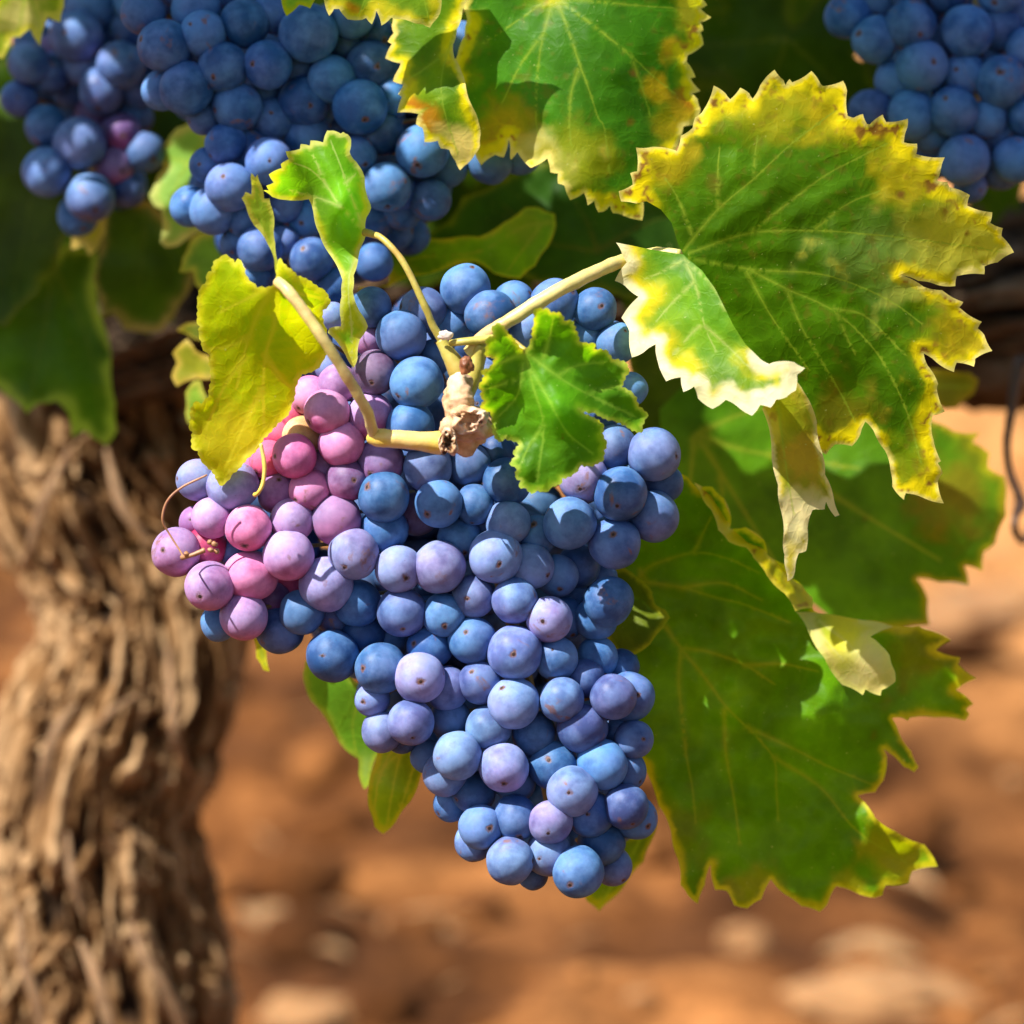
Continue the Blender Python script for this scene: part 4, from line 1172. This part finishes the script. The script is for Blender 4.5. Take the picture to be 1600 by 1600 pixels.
def build_bunch(label, grapes, dfront, axis, maxparts=100, flat=.85, dome=0.02, stem_path=None, seed=0, fill=40, hue=(1, 1, 1), group="grape bunches on the vine"):
    """grapes: (px, py, r px, layer, tint)"""
    rd = random.Random(seed)
    gs = sorted([(g[0], g[1], 36 + .72 * (g[2] - 36) if g[2] < 45 else g[2] * .97, g[3], g[4]) for g in grapes], key=lambda g: g[3])
    X = np.array([(g[0], g[1]) for g in gs], float)
    ctr = X.mean(0)
    placed = []
    for g in gs:
        px, py, r, lay, t = g
        Rm = S(r, dfront)
        # distance from the bunch's rim decides how far the berry stands out
        dep = dfront + lay * .0036
        for (qx, qy, qr, qd) in placed:
            dx = math.hypot(px - qx, py - qy) * W0 / 1600 * dfront
            need = (Rm + qr) * .80
            if dx < need:
                dep = max(dep, qd + math.sqrt(need * need - dx * dx) * (.92 if lay else .55))
        dep = min(dep, dfront + .075)
        placed.append((px, py, Rm, dep))
    root = empty("grape_bunch", P(axis[0][0], axis[0][1], dfront + .03))
    tag(root, label, "grape bunch", group)
    order = sorted(range(len(gs)), key=lambda i: (gs[i][3], -gs[i][2]))
    keep = set(order[:maxparts])
    axp = [P(a, b, dfront + .035) for a, b in axis]
    restV, restF, restT, restP, restB, n = [], [], [], [], [], 0
    stems = []
    def nearest_axis(c):
        best = None
        for i in range(len(axp) - 1):
            a, b = axp[i], axp[i + 1]
            t = np.clip((c - a).dot(b - a) / (b - a).dot(b - a), 0, 1)
            q = a + t * (b - a)
            if best is None or np.linalg.norm(q - c) < np.linalg.norm(best - c):
                best = q
        return best
    allg = [(g, placed[i], i in keep) for i, g in enumerate(gs)]
    # berries hidden inside the bunch
    lo, hi = X.min(0), X.max(0)
    for gy in np.arange(lo[1], hi[1], 44):
        for gx in np.arange(lo[0], hi[0], 48):
            px = gx + rd.uniform(-14, 14); py = gy + rd.uniform(-14, 14)
            dd = np.hypot(X[:, 0] - px, X[:, 1] - py)
            ang = np.sort(np.arctan2(X[:, 1] - py, X[:, 0] - px)[dd < 95])
            if len(ang) < 4 or dd.min() > 46: continue
            gap = np.max(np.diff(np.concatenate([ang, [ang[0] + 2 * math.pi]])))
            if gap > 2.2: continue
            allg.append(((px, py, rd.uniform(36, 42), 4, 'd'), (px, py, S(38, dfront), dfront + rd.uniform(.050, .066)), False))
    for k, (g, (px, py, Rm, dep), part) in enumerate(allg):
        c = P(px, py, dep)
        q = nearest_axis(c)
        pole = (c - q) / (np.linalg.norm(c - q) + 1e-6) * .9 - FWD * rd.uniform(-.5, .8) - UP * rd.uniform(-.2, .6) + np.array([rd.uniform(-.9, .9) for _ in range(3)])
        Rr = S(g[2], dep) * 1.05
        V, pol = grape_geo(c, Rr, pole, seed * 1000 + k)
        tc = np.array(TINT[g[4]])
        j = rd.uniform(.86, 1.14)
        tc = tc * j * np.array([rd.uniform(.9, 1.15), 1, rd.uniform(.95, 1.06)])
        tc = tc * np.array(hue)  # takes red out of the shaded bunches, painting in blue shade
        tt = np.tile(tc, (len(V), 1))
        # pink berries are redder low down
        if g[4] in 'pqrm':
            fz = smooth(-.1, 1.0, -(V - c) @ UP / Rr)[:, None]
            tt = tt * (1 - .5 * fz) + np.array([.54, .06, .20]) * .5 * fz
        inn = c + (q - c) / (np.linalg.norm(q - c) + 1e-6) * .014 + FWD * .006
        stems.append(tube([inn, (inn + c) / 2 + np.array([0, 0, .001]), c + (q - c) / (np.linalg.norm(q - c) + 1e-6) * Rr * .9], [.0007, .0007, .0011], 6, 6, ends=False))
        pv = pol * rd.uniform(.8, 1.5) + (0 if rd.random() > .25 else .4)
        bl = np.full(len(V), rd.uniform(-.10, .12))
        if part:
            me_parent = root
            o = mesh_obj("grape", V, SF, M_GRAPE, me_parent, attrs={"tint": tt, "polar": pv, "bloom": bl})
        else:
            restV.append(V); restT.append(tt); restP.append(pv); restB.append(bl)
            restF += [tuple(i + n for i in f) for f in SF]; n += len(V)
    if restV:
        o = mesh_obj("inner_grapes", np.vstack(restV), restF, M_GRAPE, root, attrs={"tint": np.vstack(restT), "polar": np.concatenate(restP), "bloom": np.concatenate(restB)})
        o["kind"] = "stuff"
    stems.append(tube(axp, [.003] + [.002] * (len(axp) - 2) + [.001], 40, 8))
    if stem_path:
        stems.append(tube([P(*s[:3]) for s in stem_path], [S(s[3], 1) for s in stem_path], 30, 10))
    V, F = join(stems)
    mesh_obj("stalk", V, F, M_RACHIS, root)
    return root

def conv(ox, oy, s, rows):
    return [(ox + a / s, oy + b / s, c / s, l, t) for a, b, c, l, t in rows]

MAIN = conv(220, 600, 3.2, [
 (178, 840, 118, 1, 'q'), (290, 480, 95, 2, 'w'), (460, 510, 122, 1, 'w'), (355, 670, 92, 1, 'q'), (538, 720, 110, 0, 'p'), (325, 815, 97, 2, 'r'), (345, 1010, 120, 0, 'q'), (550, 957, 124, 1, 'p'),
 (738, 857, 127, 0, 'q'), (515, 1163, 117, 1, 'q'), (390, 1195, 78, 2, 'b'), (927, 1002, 139, 1, 'w'), (1065, 850, 126, 0, 'w'), (755, 680, 106, 1, 'q'), (980, 680, 124, 1, 'm'), (683, 545, 90, 1, 'm'), (845, 530, 96, 1, 'p'),
 (1030, 480, 102, 1, 'm'), (1215, 563, 130, 0, 'b'), (1216, 730, 118, 1, 'b'), (1290, 925, 113, 0, 'w'), (1493, 915, 133, 0, 'w'), (1489, 597, 116, 0, 'b'), (1305, 1140, 122, 1, 'v'), (1082, 1095, 118, 1, 'b'),
 (965, 1160, 78, 2, 'v'), (805, 1140, 105, 2, 'd'), (655, 1080, 75, 3, 'm'), (735, 1000, 72, 3, 'r'), (695, 1230, 113, 2, 'd'), (960, 1360, 130, 2, 'd'), (1115, 1245, 106, 3, 'd'), (1202, 1422, 125, 1, 'b'), (1394, 1468, 126, 0, 'w'),
 (1445, 1315, 106, 2, 'b'), (1515, 1155, 103, 1, 'b'), (930, 140, 112, 0, 'p'), (808, 262, 90, 1, 'y'), (768, 360, 107, 0, 'p'), (1003, 298, 109, 0, 'p'), (1198, 390, 115, 1, 'm'), (1435, 415, 120, 1, 'v'), (1145, 158, 110, 1, 'q'),
 (1348, 215, 118, 0, 'b'), (890, 430, 86, 2, 'q'), (640, 378, 85, 2, 'r'), (575, 410, 70, 3, 'r'), (845, 58, 90, 2, 'p'), (770, 150, 64, 3, 'r'), (690, 250, 80, 3, 'r'), (460, 840, 52, 3, 'l'), (270, 690, 62, 3, 'q'), (1385, 650, 100, 3, 'k'),
 (1260, 1270, 82, 3, 'd'), (985, 1235, 90, 3, 'd'), (700, 440, 70, 3, 'r')])
MAIN += conv(620, 760, 3.3333, [
 (515, 365, 141, 0, 'l'), (580, 190, 108, 0, 'l'), (405, 95, 90, 1, 'b'), (900, 192, 136, 0, 'b'), (1335, 155, 130, 2, 'v'), (1135, 295, 134, 1, 'b'), (695, 415, 115, 1, 'l'), (735, 255, 95, 2, 'b'), (838, 465, 102, 1, 'b'), (945, 415, 106, 2, 'b'),
 (402, 572, 104, 1, 'l'), (615, 595, 114, 0, 'l'), (795, 692, 112, 0, 'w'), (875, 685, 100, 2, 'b'), (1105, 600, 122, 1, 'b'), (1035, 690, 105, 1, 'b'), (392, 801, 121, 1, 'b'), (615, 865, 145, 0, 'l'), (828, 895, 108, 1, 'b'),
 (978, 1000, 92, 2, 'v'), (1045, 890, 98, 2, 'b'), (1172, 940, 76, 3, 'd'), (435, 1023, 105, 1, 'v'), (610, 1130, 135, 0, 'l'), (858, 1112, 109, 0, 'l'), (1128, 1097, 112, 0, 'v'), (1215, 1095, 125, 1, 'b'), (1140, 1255, 76, 3, 'd'),
 (966, 1260, 128, 1, 'v'), (1235, 1316, 88, 2, 'v'), (715, 1288, 111, 2, 'd'), (478, 1255, 110, 1, 'l'), (280, 1212, 101, 2, 'd'), (72, 1230, 117, 0, 'l'), (315, 1402, 125, 0, 'l'), (557, 1465, 126, 0, 'w'), (815, 1455, 126, 1, 'b'), (1070, 1448, 125, 1, 'b'),
 (1196, 1482, 95, 2, 'd'), (1050, 470, 80, 3, 'd'), (925, 570, 62, 3, 'd'), (260, 1050, 110, 1, 'v'), (330, 275, 115, 2, 'b'), (455, 195, 80, 3, 'd')])
MAIN += conv(560, 1040, 3.2, [
 (70, 168, 74, 2, 'l'), (118, 330, 92, 2, 'l'), (220, 360, 62, 3, 'd'), (345, 455, 70, 3, 'd'), (436, 542, 108, 2, 'l'), (576, 633, 102, 2, 'b'), (465, 690, 78, 3, 'b'), (780, 580, 100, 3, 'd'), (1068, 628, 126, 0, 'l'), (786, 760, 104, 1, 'b'),
 (960, 783, 104, 0, 'w'), (612, 808, 105, 1, 'b'), (578, 882, 84, 2, 'l'), (1160, 740, 115, 1, 'b'), (1337, 703, 109, 1, 'v'), (1385, 760, 102, 2, 'b'), (757, 975, 117, 0, 'l'), (948, 938, 109, 1, 'l'), (1215, 882, 108, 2, 'b'),
 (1100, 1030, 127, 0, 'b'), (1270, 1002, 87, 2, 'v'), (872, 1040, 60, 3, 'd')])
MAIN += conv(600, 380, 3.3333, [
 (425, 238, 128, 2, 'b'), (205, 347, 114, 2, 'l'), (340, 430, 102, 2, 'b'), (552, 372, 127, 1, 'b'), (675, 303, 95, 2, 'b'), (886, 312, 119, 2, 'b'), (1100, 345, 106, 2, 'b'), (755, 450, 86, 2, 'l'), (1057, 478, 82, 2, 'b'), (1214, 520, 96, 2, 'b'),
 (1284, 760, 73, 2, 'b'), (90, 480, 130, 1, 'd'), (171, 727, 134, 0, 'b'), (446, 1155, 102, 2, 'd'), (587, 1085, 86, 3, 'd'), (640, 1243, 117, 1, 'b'), (1035, 1220, 126, 1, 'w'), (1200, 1060, 112, 2, 'v'), (1405, 1100, 137, 1, 'v'), (1230, 1305, 142, 0, 'b'),
 (1460, 1250, 86, 3, 'd'), (255, 600, 82, 3, 'd'), (860, 780, 90, 3, 'd'), (560, 700, 90, 3, 'd'), (480, 850, 90, 3, 'd'), (1100, 700, 90, 3, 'd'), (760, 900, 95, 3, 'd'), (960, 1000, 95, 3, 'd'), (1130, 880, 90, 3, 'd'), (660, 1060, 90, 3, 'd')])
MAIN += conv(240, 380, 4, [
 (1360, 400, 116, 2, 'd'), (1118, 455, 62, 3, 'l'), (1345, 602, 80, 3, 'm'), (1378, 810, 135, 1, 'k'), (1090, 772, 72, 3, 'l'), (985, 830, 55, 3, 'd'), (1150, 882, 115, 1, 'q'), (900, 700, 100, 3, 'd'), (1000, 600, 100, 3, 'd')])
build_bunch("large bunch of blue grapes with a pink left wing, sharp at the centre", MAIN, 1.0, [(720, 640), (740, 760), (780, 900), (820, 1050), (850, 1200), (870, 1330)], 100, seed=1, fill=70,
            stem_path=[(715, 600, .992, 9), (716, 650, 1.0, 8), (720, 700, 1.03, 7)])

UPPER = conv(0, 0, 2.857, [
 (735, 205, 120, 0, 'b'), (906, 150, 98, 0, 'b'), (875, 40, 102, 2, 'b'), (1092, 105, 110, 1, 'b'), (996, 300, 109, 0, 'b'), (1195, 290, 106, 0, 'b'), (832, 395, 119, 0, 'b'), (722, 405, 82, 1, 'b'), (1057, 475, 111, 1, 'b'), (1378, 150, 129, 0, 'b'), (1482, 352, 104, 1, 'b'), (1357, 452, 112, 1, 'b'),
 (1340, 300, 75, 3, 'd'), (1220, 530, 86, 2, 'b'), (910, 525, 66, 2, 'v'), (1008, 640, 82, 1, 'b'), (1108, 672, 96, 1, 'b'), (1200, 720, 104, 0, 'v'), (1370, 605, 100, 2, 'b'), (925, 738, 68, 2, 'b'), (1028, 836, 108, 0, 'v'), (952, 942, 104, 1, 'v'), (852, 922, 82, 2, 'b'), (1090, 985, 66, 2, 'b'),
 (1275, 915, 68, 2, 'v'), (1368, 975, 74, 2, 'b'), (1160, 1110, 98, 1, 'v'), (1392, 1155, 90, 1, 'v'), (1135, 1225, 66, 2, 'd'), (1212, 1245, 62, 2, 'l'), (1490, 1275, 66, 2, 'd'), (1262, 1085, 66, 2, 'v'), (1062, 1088, 66, 3, 'd'), (640, 60, 90, 2, 'd'), (1230, 50, 95, 2, 'b'), (1180, 420, 70, 3, 'd'), (780, 20, 90, 3, 'd'),
 (980, -40, 100, 2, 'd'), (1130, -60, 100, 2, 'd'), (800, -70, 100, 2, 'd'), (1430, 760, 80, 3, 'd'), (1280, 800, 80, 3, 'd'), (1440, 1000, 80, 3, 'd'), (1180, 960, 80, 3, 'd')])
UPPER += conv(500, 0, 5, [
 (0, 230, 130, 1, 'b'), (110, 600, 165, 1, 'b'), (-30, 860, 130, 2, 'b'), (250, 130, 165, 1, 'b'), (400, 520, 205, 2, 'd'), (315, 835, 215, 0, 'b'), (560, 760, 150, 2, 'b'), (480, 1040, 165, 2, 'd'), (800, 1180, 205, 0, 'b'), (290, 1220, 140, 1, 'b'), (520, 1460, 185, 0, 'b'), (720, 1360, 130, 3, 'd'), (860, 1560, 150, 2, 'd'),
 (640, 1500, 110, 2, 'd'), (1000, 1300, 140, 3, 'd'), (1330, 1260, 170, 3, 'd'), (1570, 1220, 130, 3, 'd'), (640, 1640, 140, 2, 'd'), (420, 1720, 140, 2, 'd'), (560, 1800, 150, 3, 'd'), (330, 1830, 140, 2, 'd'), (1100, 330, 150, 3, 'd'), (430, 260, 120, 3, 'd'), (200, 330, 120, 3, 'd'), (780, 250, 180, 3, 'd'), (950, 600, 180, 3, 'd'), (1180, 800, 180, 3, 'd'), (950, 950, 170, 3, 'd'),
 (420, 2050, 130, 2, 'd'), (700, 1850, 130, 3, 'd'), (200, 1960, 150, 3, 'd')])
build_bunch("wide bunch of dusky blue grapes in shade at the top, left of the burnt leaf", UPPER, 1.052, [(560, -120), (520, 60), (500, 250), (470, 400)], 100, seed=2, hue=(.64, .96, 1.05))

LEFT = conv(0, 0, 2.857, [
 (340, 162, 122, 1, 'v'), (405, 40, 112, 1, 'b'), (605, 15, 90, 2, 'b'), (580, 142, 92, 2, 'v'), (128, 282, 86, 1, 'v'), (218, 332, 80, 1, 'v'), (278, 305, 78, 2, 'v'), (366, 290, 80, 1, 'v'), (540, 292, 104, 0, 'v'), (455, 402, 98, 0, 'v'), (312, 408, 70, 2, 'd'), (620, 395, 76, 2, 'd'), (85, 440, 72, 2, 'v'), (185, 400, 98, 2, 'd'),
 (207, 565, 90, 1, 'b'), (357, 640, 119, 0, 'l'), (209, 768, 110, 0, 'l'), (402, 880, 106, 0, 'l'), (345, 965, 80, 1, 'b'), (543, 590, 78, 2, 'm'), (512, 740, 78, 2, 'm'), (648, 680, 82, 2, 'd'), (572, 850, 66, 2, 'v'), (232, 225, 60, 3, 'm'), (470, 640, 80, 3, 'm'), (690, 250, 80, 3, 'd'), (480, 200, 90, 3, 'd'), (150, 180, 80, 3, 'd'), (250, 0, 90, 3, 'd'), (500, -60, 100, 2, 'd'), (300, -60, 100, 2, 'd'),
 (600, 520, 76, 3, 'd'), (420, 520, 76, 3, 'm'), (320, 500, 76, 3, 'd')])
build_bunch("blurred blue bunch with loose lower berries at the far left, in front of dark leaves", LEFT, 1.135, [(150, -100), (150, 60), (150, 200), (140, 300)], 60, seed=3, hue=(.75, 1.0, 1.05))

RIGHTB = conv(1280, 0, 5, [
 (220, 130, 170, 2, 'b'), (430, 10, 170, 2, 'd'), (440, 310, 180, 1, 'b'), (712, 190, 195, 0, 'b'), (1155, 245, 210, 0, 'b'), (800, 515, 203, 0, 'b'), (1130, 585, 160, 1, 'b'), (1425, 640, 205, 0, 'b'), (1620, 380, 160, 1, 'b'), (1400, 230, 170, 2, 'd'), (1410, -60, 170, 1, 'b'), (1600, 100, 160, 2, 'b'), (590, 620, 140, 2, 'b'), (400, 860, 150, 2, 'd'),
 (720, 900, 195, 1, 'b'), (1045, 870, 190, 0, 'b'), (1310, 930, 140, 1, 'b'), (1400, 1040, 140, 2, 'b'), (1130, 1250, 195, 0, 'b'), (1540, 1250, 170, 1, 'b'), (1420, 1320, 150, 2, 'd'), (880, 1050, 150, 2, 'd'), (1640, 900, 160, 1, 'b'), (860, 60, 120, 3, 'd'), (1180, 1450, 110, 2, 'd'), (900, 1250, 130, 2, 'd'), (640, 780, 120, 3, 'd'), (930, 350, 120, 3, 'd'),
 (1650, 1150, 150, 2, 'd'), (1000, -60, 160, 2, 'd'), (700, -100, 170, 2, 'd'), (1300, 420, 130, 3, 'd'), (1250, 1100, 130, 3, 'd'), (1020, 720, 120, 3, 'd'), (1800, 500, 170, 2, 'd'), (1850, 200, 170, 2, 'd'), (1820, 1000, 170, 2, 'd'), (1750, -50, 170, 2, 'd')])
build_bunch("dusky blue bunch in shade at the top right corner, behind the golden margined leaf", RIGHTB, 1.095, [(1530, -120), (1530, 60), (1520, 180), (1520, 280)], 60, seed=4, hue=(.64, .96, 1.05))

# ------------------------------------------------------------------ shoot carrying the stalks
shoot = empty("vine_shoot", P(720, 600, .99))
tag(shoot, "short cut shoot with tan peeling bark and yellow stub on the front bunch", "shoot")
def pt(pxs): return [list(P(a, b, d)) for a, b, d in pxs]
V, F = join([tube(pt([(722, 640, .992), (722, 600, .990), (712, 575, .989), (700, 552, .989), (688, 532, .989)]), [S(r, 1) for r in (19, 17, 14, 11, 8)], 40, 18, .05, 2),
             tube(pt([(724, 620, .990), (738, 590, .989), (746, 562, .989), (752, 538, .988)]), [S(r, 1) for r in (15, 14, 13, 11)], 30, 18, .05, 4),
             tube(pt([(704, 536, .988), (722, 534, .986), (756, 531, .986)]), [S(r, 1) for r in (5, 6, 6.5)], 20, 12, .04, 6)])
mesh_obj("stem", V, F, M_PETG, shoot)
V, F = tube(pt([(578, 686, .984), (590, 684, .982), (615, 686, .980), (655, 689, .980), (690, 692, .981)]), [S(r, 1) for r in (8, 14, 14, 14.5, 19)], 40, 20, .06, 9)
mesh_obj("stub", V, F, M_STUB, shoot)
V, F = tube(pt([(722, 596, .986), (718, 610, .982), (717, 632, .981), (716, 652, .981)]), [S(r, 1) for r in (15, 21, 22, 20)], 50, 40, .22, 12)
mesh_obj("bark_sleeve", V, F, M_TAN, shoot)
# torn curl of bark: a crumpled cup
def bark_curl(cx, cy, d, rx, ry, seed):
    nt_, na = 26, 44
    V, F = [], []
    for i in range(nt_):
        t = i / (nt_ - 1)
        for j in range(na):
            a = 2 * math.pi * j / na
            rr = (.25 + .8 * t) * (1 + .35 * float(vnoise(np.array([math.cos(a) * 1.8, math.sin(a) * 1.8, t * 2.2 + seed]), seed)))
            x = cx + rx * rr * math.cos(a)
            y = cy + ry * rr * math.sin(a)
            z = d - .014 * (1 - (1 - t) ** 2) + .006 * float(vnoise(np.array([math.cos(a) * 3, math.sin(a) * 3, t * 4]), seed + 3)) + .010 * t * t * t
            V.append(P(x, y, z))
    V = np.array(V)
    F = [(i * na + j, i * na + (j + 1) % na, (i + 1) * na + (j + 1) % na, (i + 1) * na + j) for i in range(nt_ - 1) for j in range(na)]
    F.append(tuple(range(na - 1, -1, -1)))
    return V, F
V, F = join([rock(P(729, 668, .982), (S(84, 1), S(60, 1), S(70, 1)), 71, .6, 30), bark_curl(735, 655, .982, 30, 22, 5), bark_curl(700, 690, .981, 15, 20, 8)])
mesh_obj("torn_bark", V, F, M_TAN, shoot)
V, F = rock(P(729, 571, .980), (S(22, 1), S(20, 1), S(28, 1)), 33, .6, 18)
mesh_obj("bud", V, F, stem_material("brown_bud", (.20, .06, .02), (.38, .15, .06), (.12, .04, .02), 400), shoot)
V, F = rock(P(696, 524, .985), (S(20, 1), S(10, 1), S(16, 1)), 35, .6, 14)
mesh_obj("bud_scale", V, F, stem_material("pale_scale", (.60, .48, .40), (.78, .70, .62), (.6, .4, .3), 400), shoot)

# ------------------------------------------------------------------ tendrils and scraps
def tendril(label, path, rad, mat, n=70):
    V, F = tube(pt(path), [S(r, 1) for r in rad], n, 8, .1, 5)
    o = mesh_obj("tendril", V, F, mat, origin=P(*path[0]))
    tag(o, label, "tendril")
def rp(d, *p): return [(a, b, dd) for (a, b), dd in zip(R4(*p), d)]
tendril("thin dry brown tendril looping out from the pink grapes at the left", rp([.985, .985, .985, .985, .986, .985, .984], (330, 455), (200, 520), (130, 590), (108, 680), (140, 745), (200, 840), (215, 872)), [1.6, 1.8, 1.8, 1.7, 1.5, 1.5, 2], M_TENDRIL)
tendril("short tan stalk hanging from the tip of the yellow leaf over the pink grapes", rp([.98, .98, .98, .98, .982], (600, 300), (618, 400), (612, 490), (590, 540), (570, 555)), [3, 3.2, 3.2, 3, 4], M_STUB, 40)
sc_o = empty("dried_flower_scrap", P(290, 868, .982))
tag(sc_o, "dried brown flower scrap stuck on a red grape of the left wing", "plant scrap")
V, F = tube(pt(rp([.983, .981, .981], (205, 868), (250, 858), (320, 830))), [S(r, 1) for r in (4, 3, 4)], 20, 8, .2, 3)
mesh_obj("twig", V, F, M_TENDRIL, sc_o)
parts = []
for k, (a, b) in enumerate(R4((345, 790), (368, 800), (380, 835), (350, 830), (228, 850))):
    parts.append(rock(P(a, b, .981 - .001 * (k % 2)), (S(9, 1), S(8, 1), S(8, 1)), 50 + k, .6, 9))
V, F = join(parts)
mesh_obj("scrap", V, F, M_TENDRIL, sc_o)
tendril("dark dry tendril curling down from the vine arm at the right edge", [(1600, 560, 1.22), (1590, 585, 1.22), (1580, 643, 1.22), (1573, 696, 1.22), (1578, 740, 1.22), (1590, 770, 1.22), (1594, 790, 1.22), (1586, 808, 1.21), (1587, 832, 1.21), (1600, 845, 1.22), (1612, 815, 1.23)],
        [14, 12, 9, 8, 8, 9, 12, 7, 7, 7, 5], M_DARKTWIG, 110)

# ------------------------------------------------------------------ unseen leaves added toward the sun to shade bunches, trunk and arm
def shade_crown():
    VV, FF, AA, n = [], [], {}, 0
    sx = np.cross(SUN, [0, 0, 1]); sx /= np.linalg.norm(sx)
    sy = np.cross(sx, SUN)
    rd = random.Random(5)
    SH = [  # px, py, depth of the place in shade, metres toward the sun, leaf radius m
        (330, 60, 1.10, .20, .05), (450, 120, 1.08, .22, .045), (520, 60, 1.08, .24, .045), (560, 200, 1.08, .26, .035),
        (420, 200, 1.08, .26, .035), (120, 30, 1.14, .22, .05),
        (1480, 60, 1.12, .22, .06), (1560, 160, 1.12, .26, .06), (1440, 170, 1.12, .26, .045), (1560, 250, 1.14, .30, .05), (1500, 440, 1.34, .38, .07), (1600, 520, 1.34, .42, .07),
        (1180, 60, 1.2, .26, .06), (1230, 150, 1.22, .30, .06), (30, 430, 1.2, .34, .032), (60, 540, 1.2, .38, .032), (110, 610, 1.2, .40, .022), (240, 400, 1.2, .36, .028), (220, 500, 1.2, .38, .024), (210, 600, 1.36, .44, .032), (90, 620, 1.36, .44, .03), (330, 560, 1.36, .46, .03),
        (700, 350, 1.16, .33, .045), (640, 330, 1.10, .32, .03), (900, 380, 1.2, .36, .05), (1300, 300, 1.3, .40, .07),
    ]
    for k, (px, py, d, t, r) in enumerate(SH):
        c = P(px, py, d) + SUN * t
        nrm = SUN + np.array([rd.uniform(-.25, .25) for _ in range(3)]); nrm /= np.linalg.norm(nrm)
        ex = np.cross(nrm, [rd.uniform(-1, 1), rd.uniform(-1, 1), .2]); ex /= np.linalg.norm(ex); ey = np.cross(nrm, ex)
        out = np.array(vine_shape(0, 0, 1.25, 0, k + 50))
        m = len(out)
        rings = [0.0, .35, .7, 1.0]
        V = [c]
        for q in rings[1:]:
            for a in out:
                z = -.12 * q * q + .06 * math.sin(a[0] * 5) * q
                V.append(c + r * (a[0] * q * ex + a[1] * q * ey + z * nrm))
        V = np.array(V)
        F = [(0, 1 + j, 1 + (j + 1) % m) for j in range(m)]
        for i in range(2):
            for j in range(m):
                a = 1 + i * m + j; b = 1 + i * m + (j + 1) % m
                F.append((a, a + m, b + m, b))
        VV.append(V); FF += [tuple(i + n for i in f) for f in F]; n += len(V)
        AA.setdefault("tint", []).append(np.tile(np.array(GREEN) * rd.uniform(.8, 1.3), (len(V), 1)))
        AA.setdefault("vein", []).append(np.zeros(len(V)))
        AA.setdefault("leafpos", []).append(V)
    o = mesh_obj("shade_crown", np.vstack(VV), FF, M_LEAF, vine, attrs={k: np.concatenate(a) for k, a in AA.items()})
shade_crown()
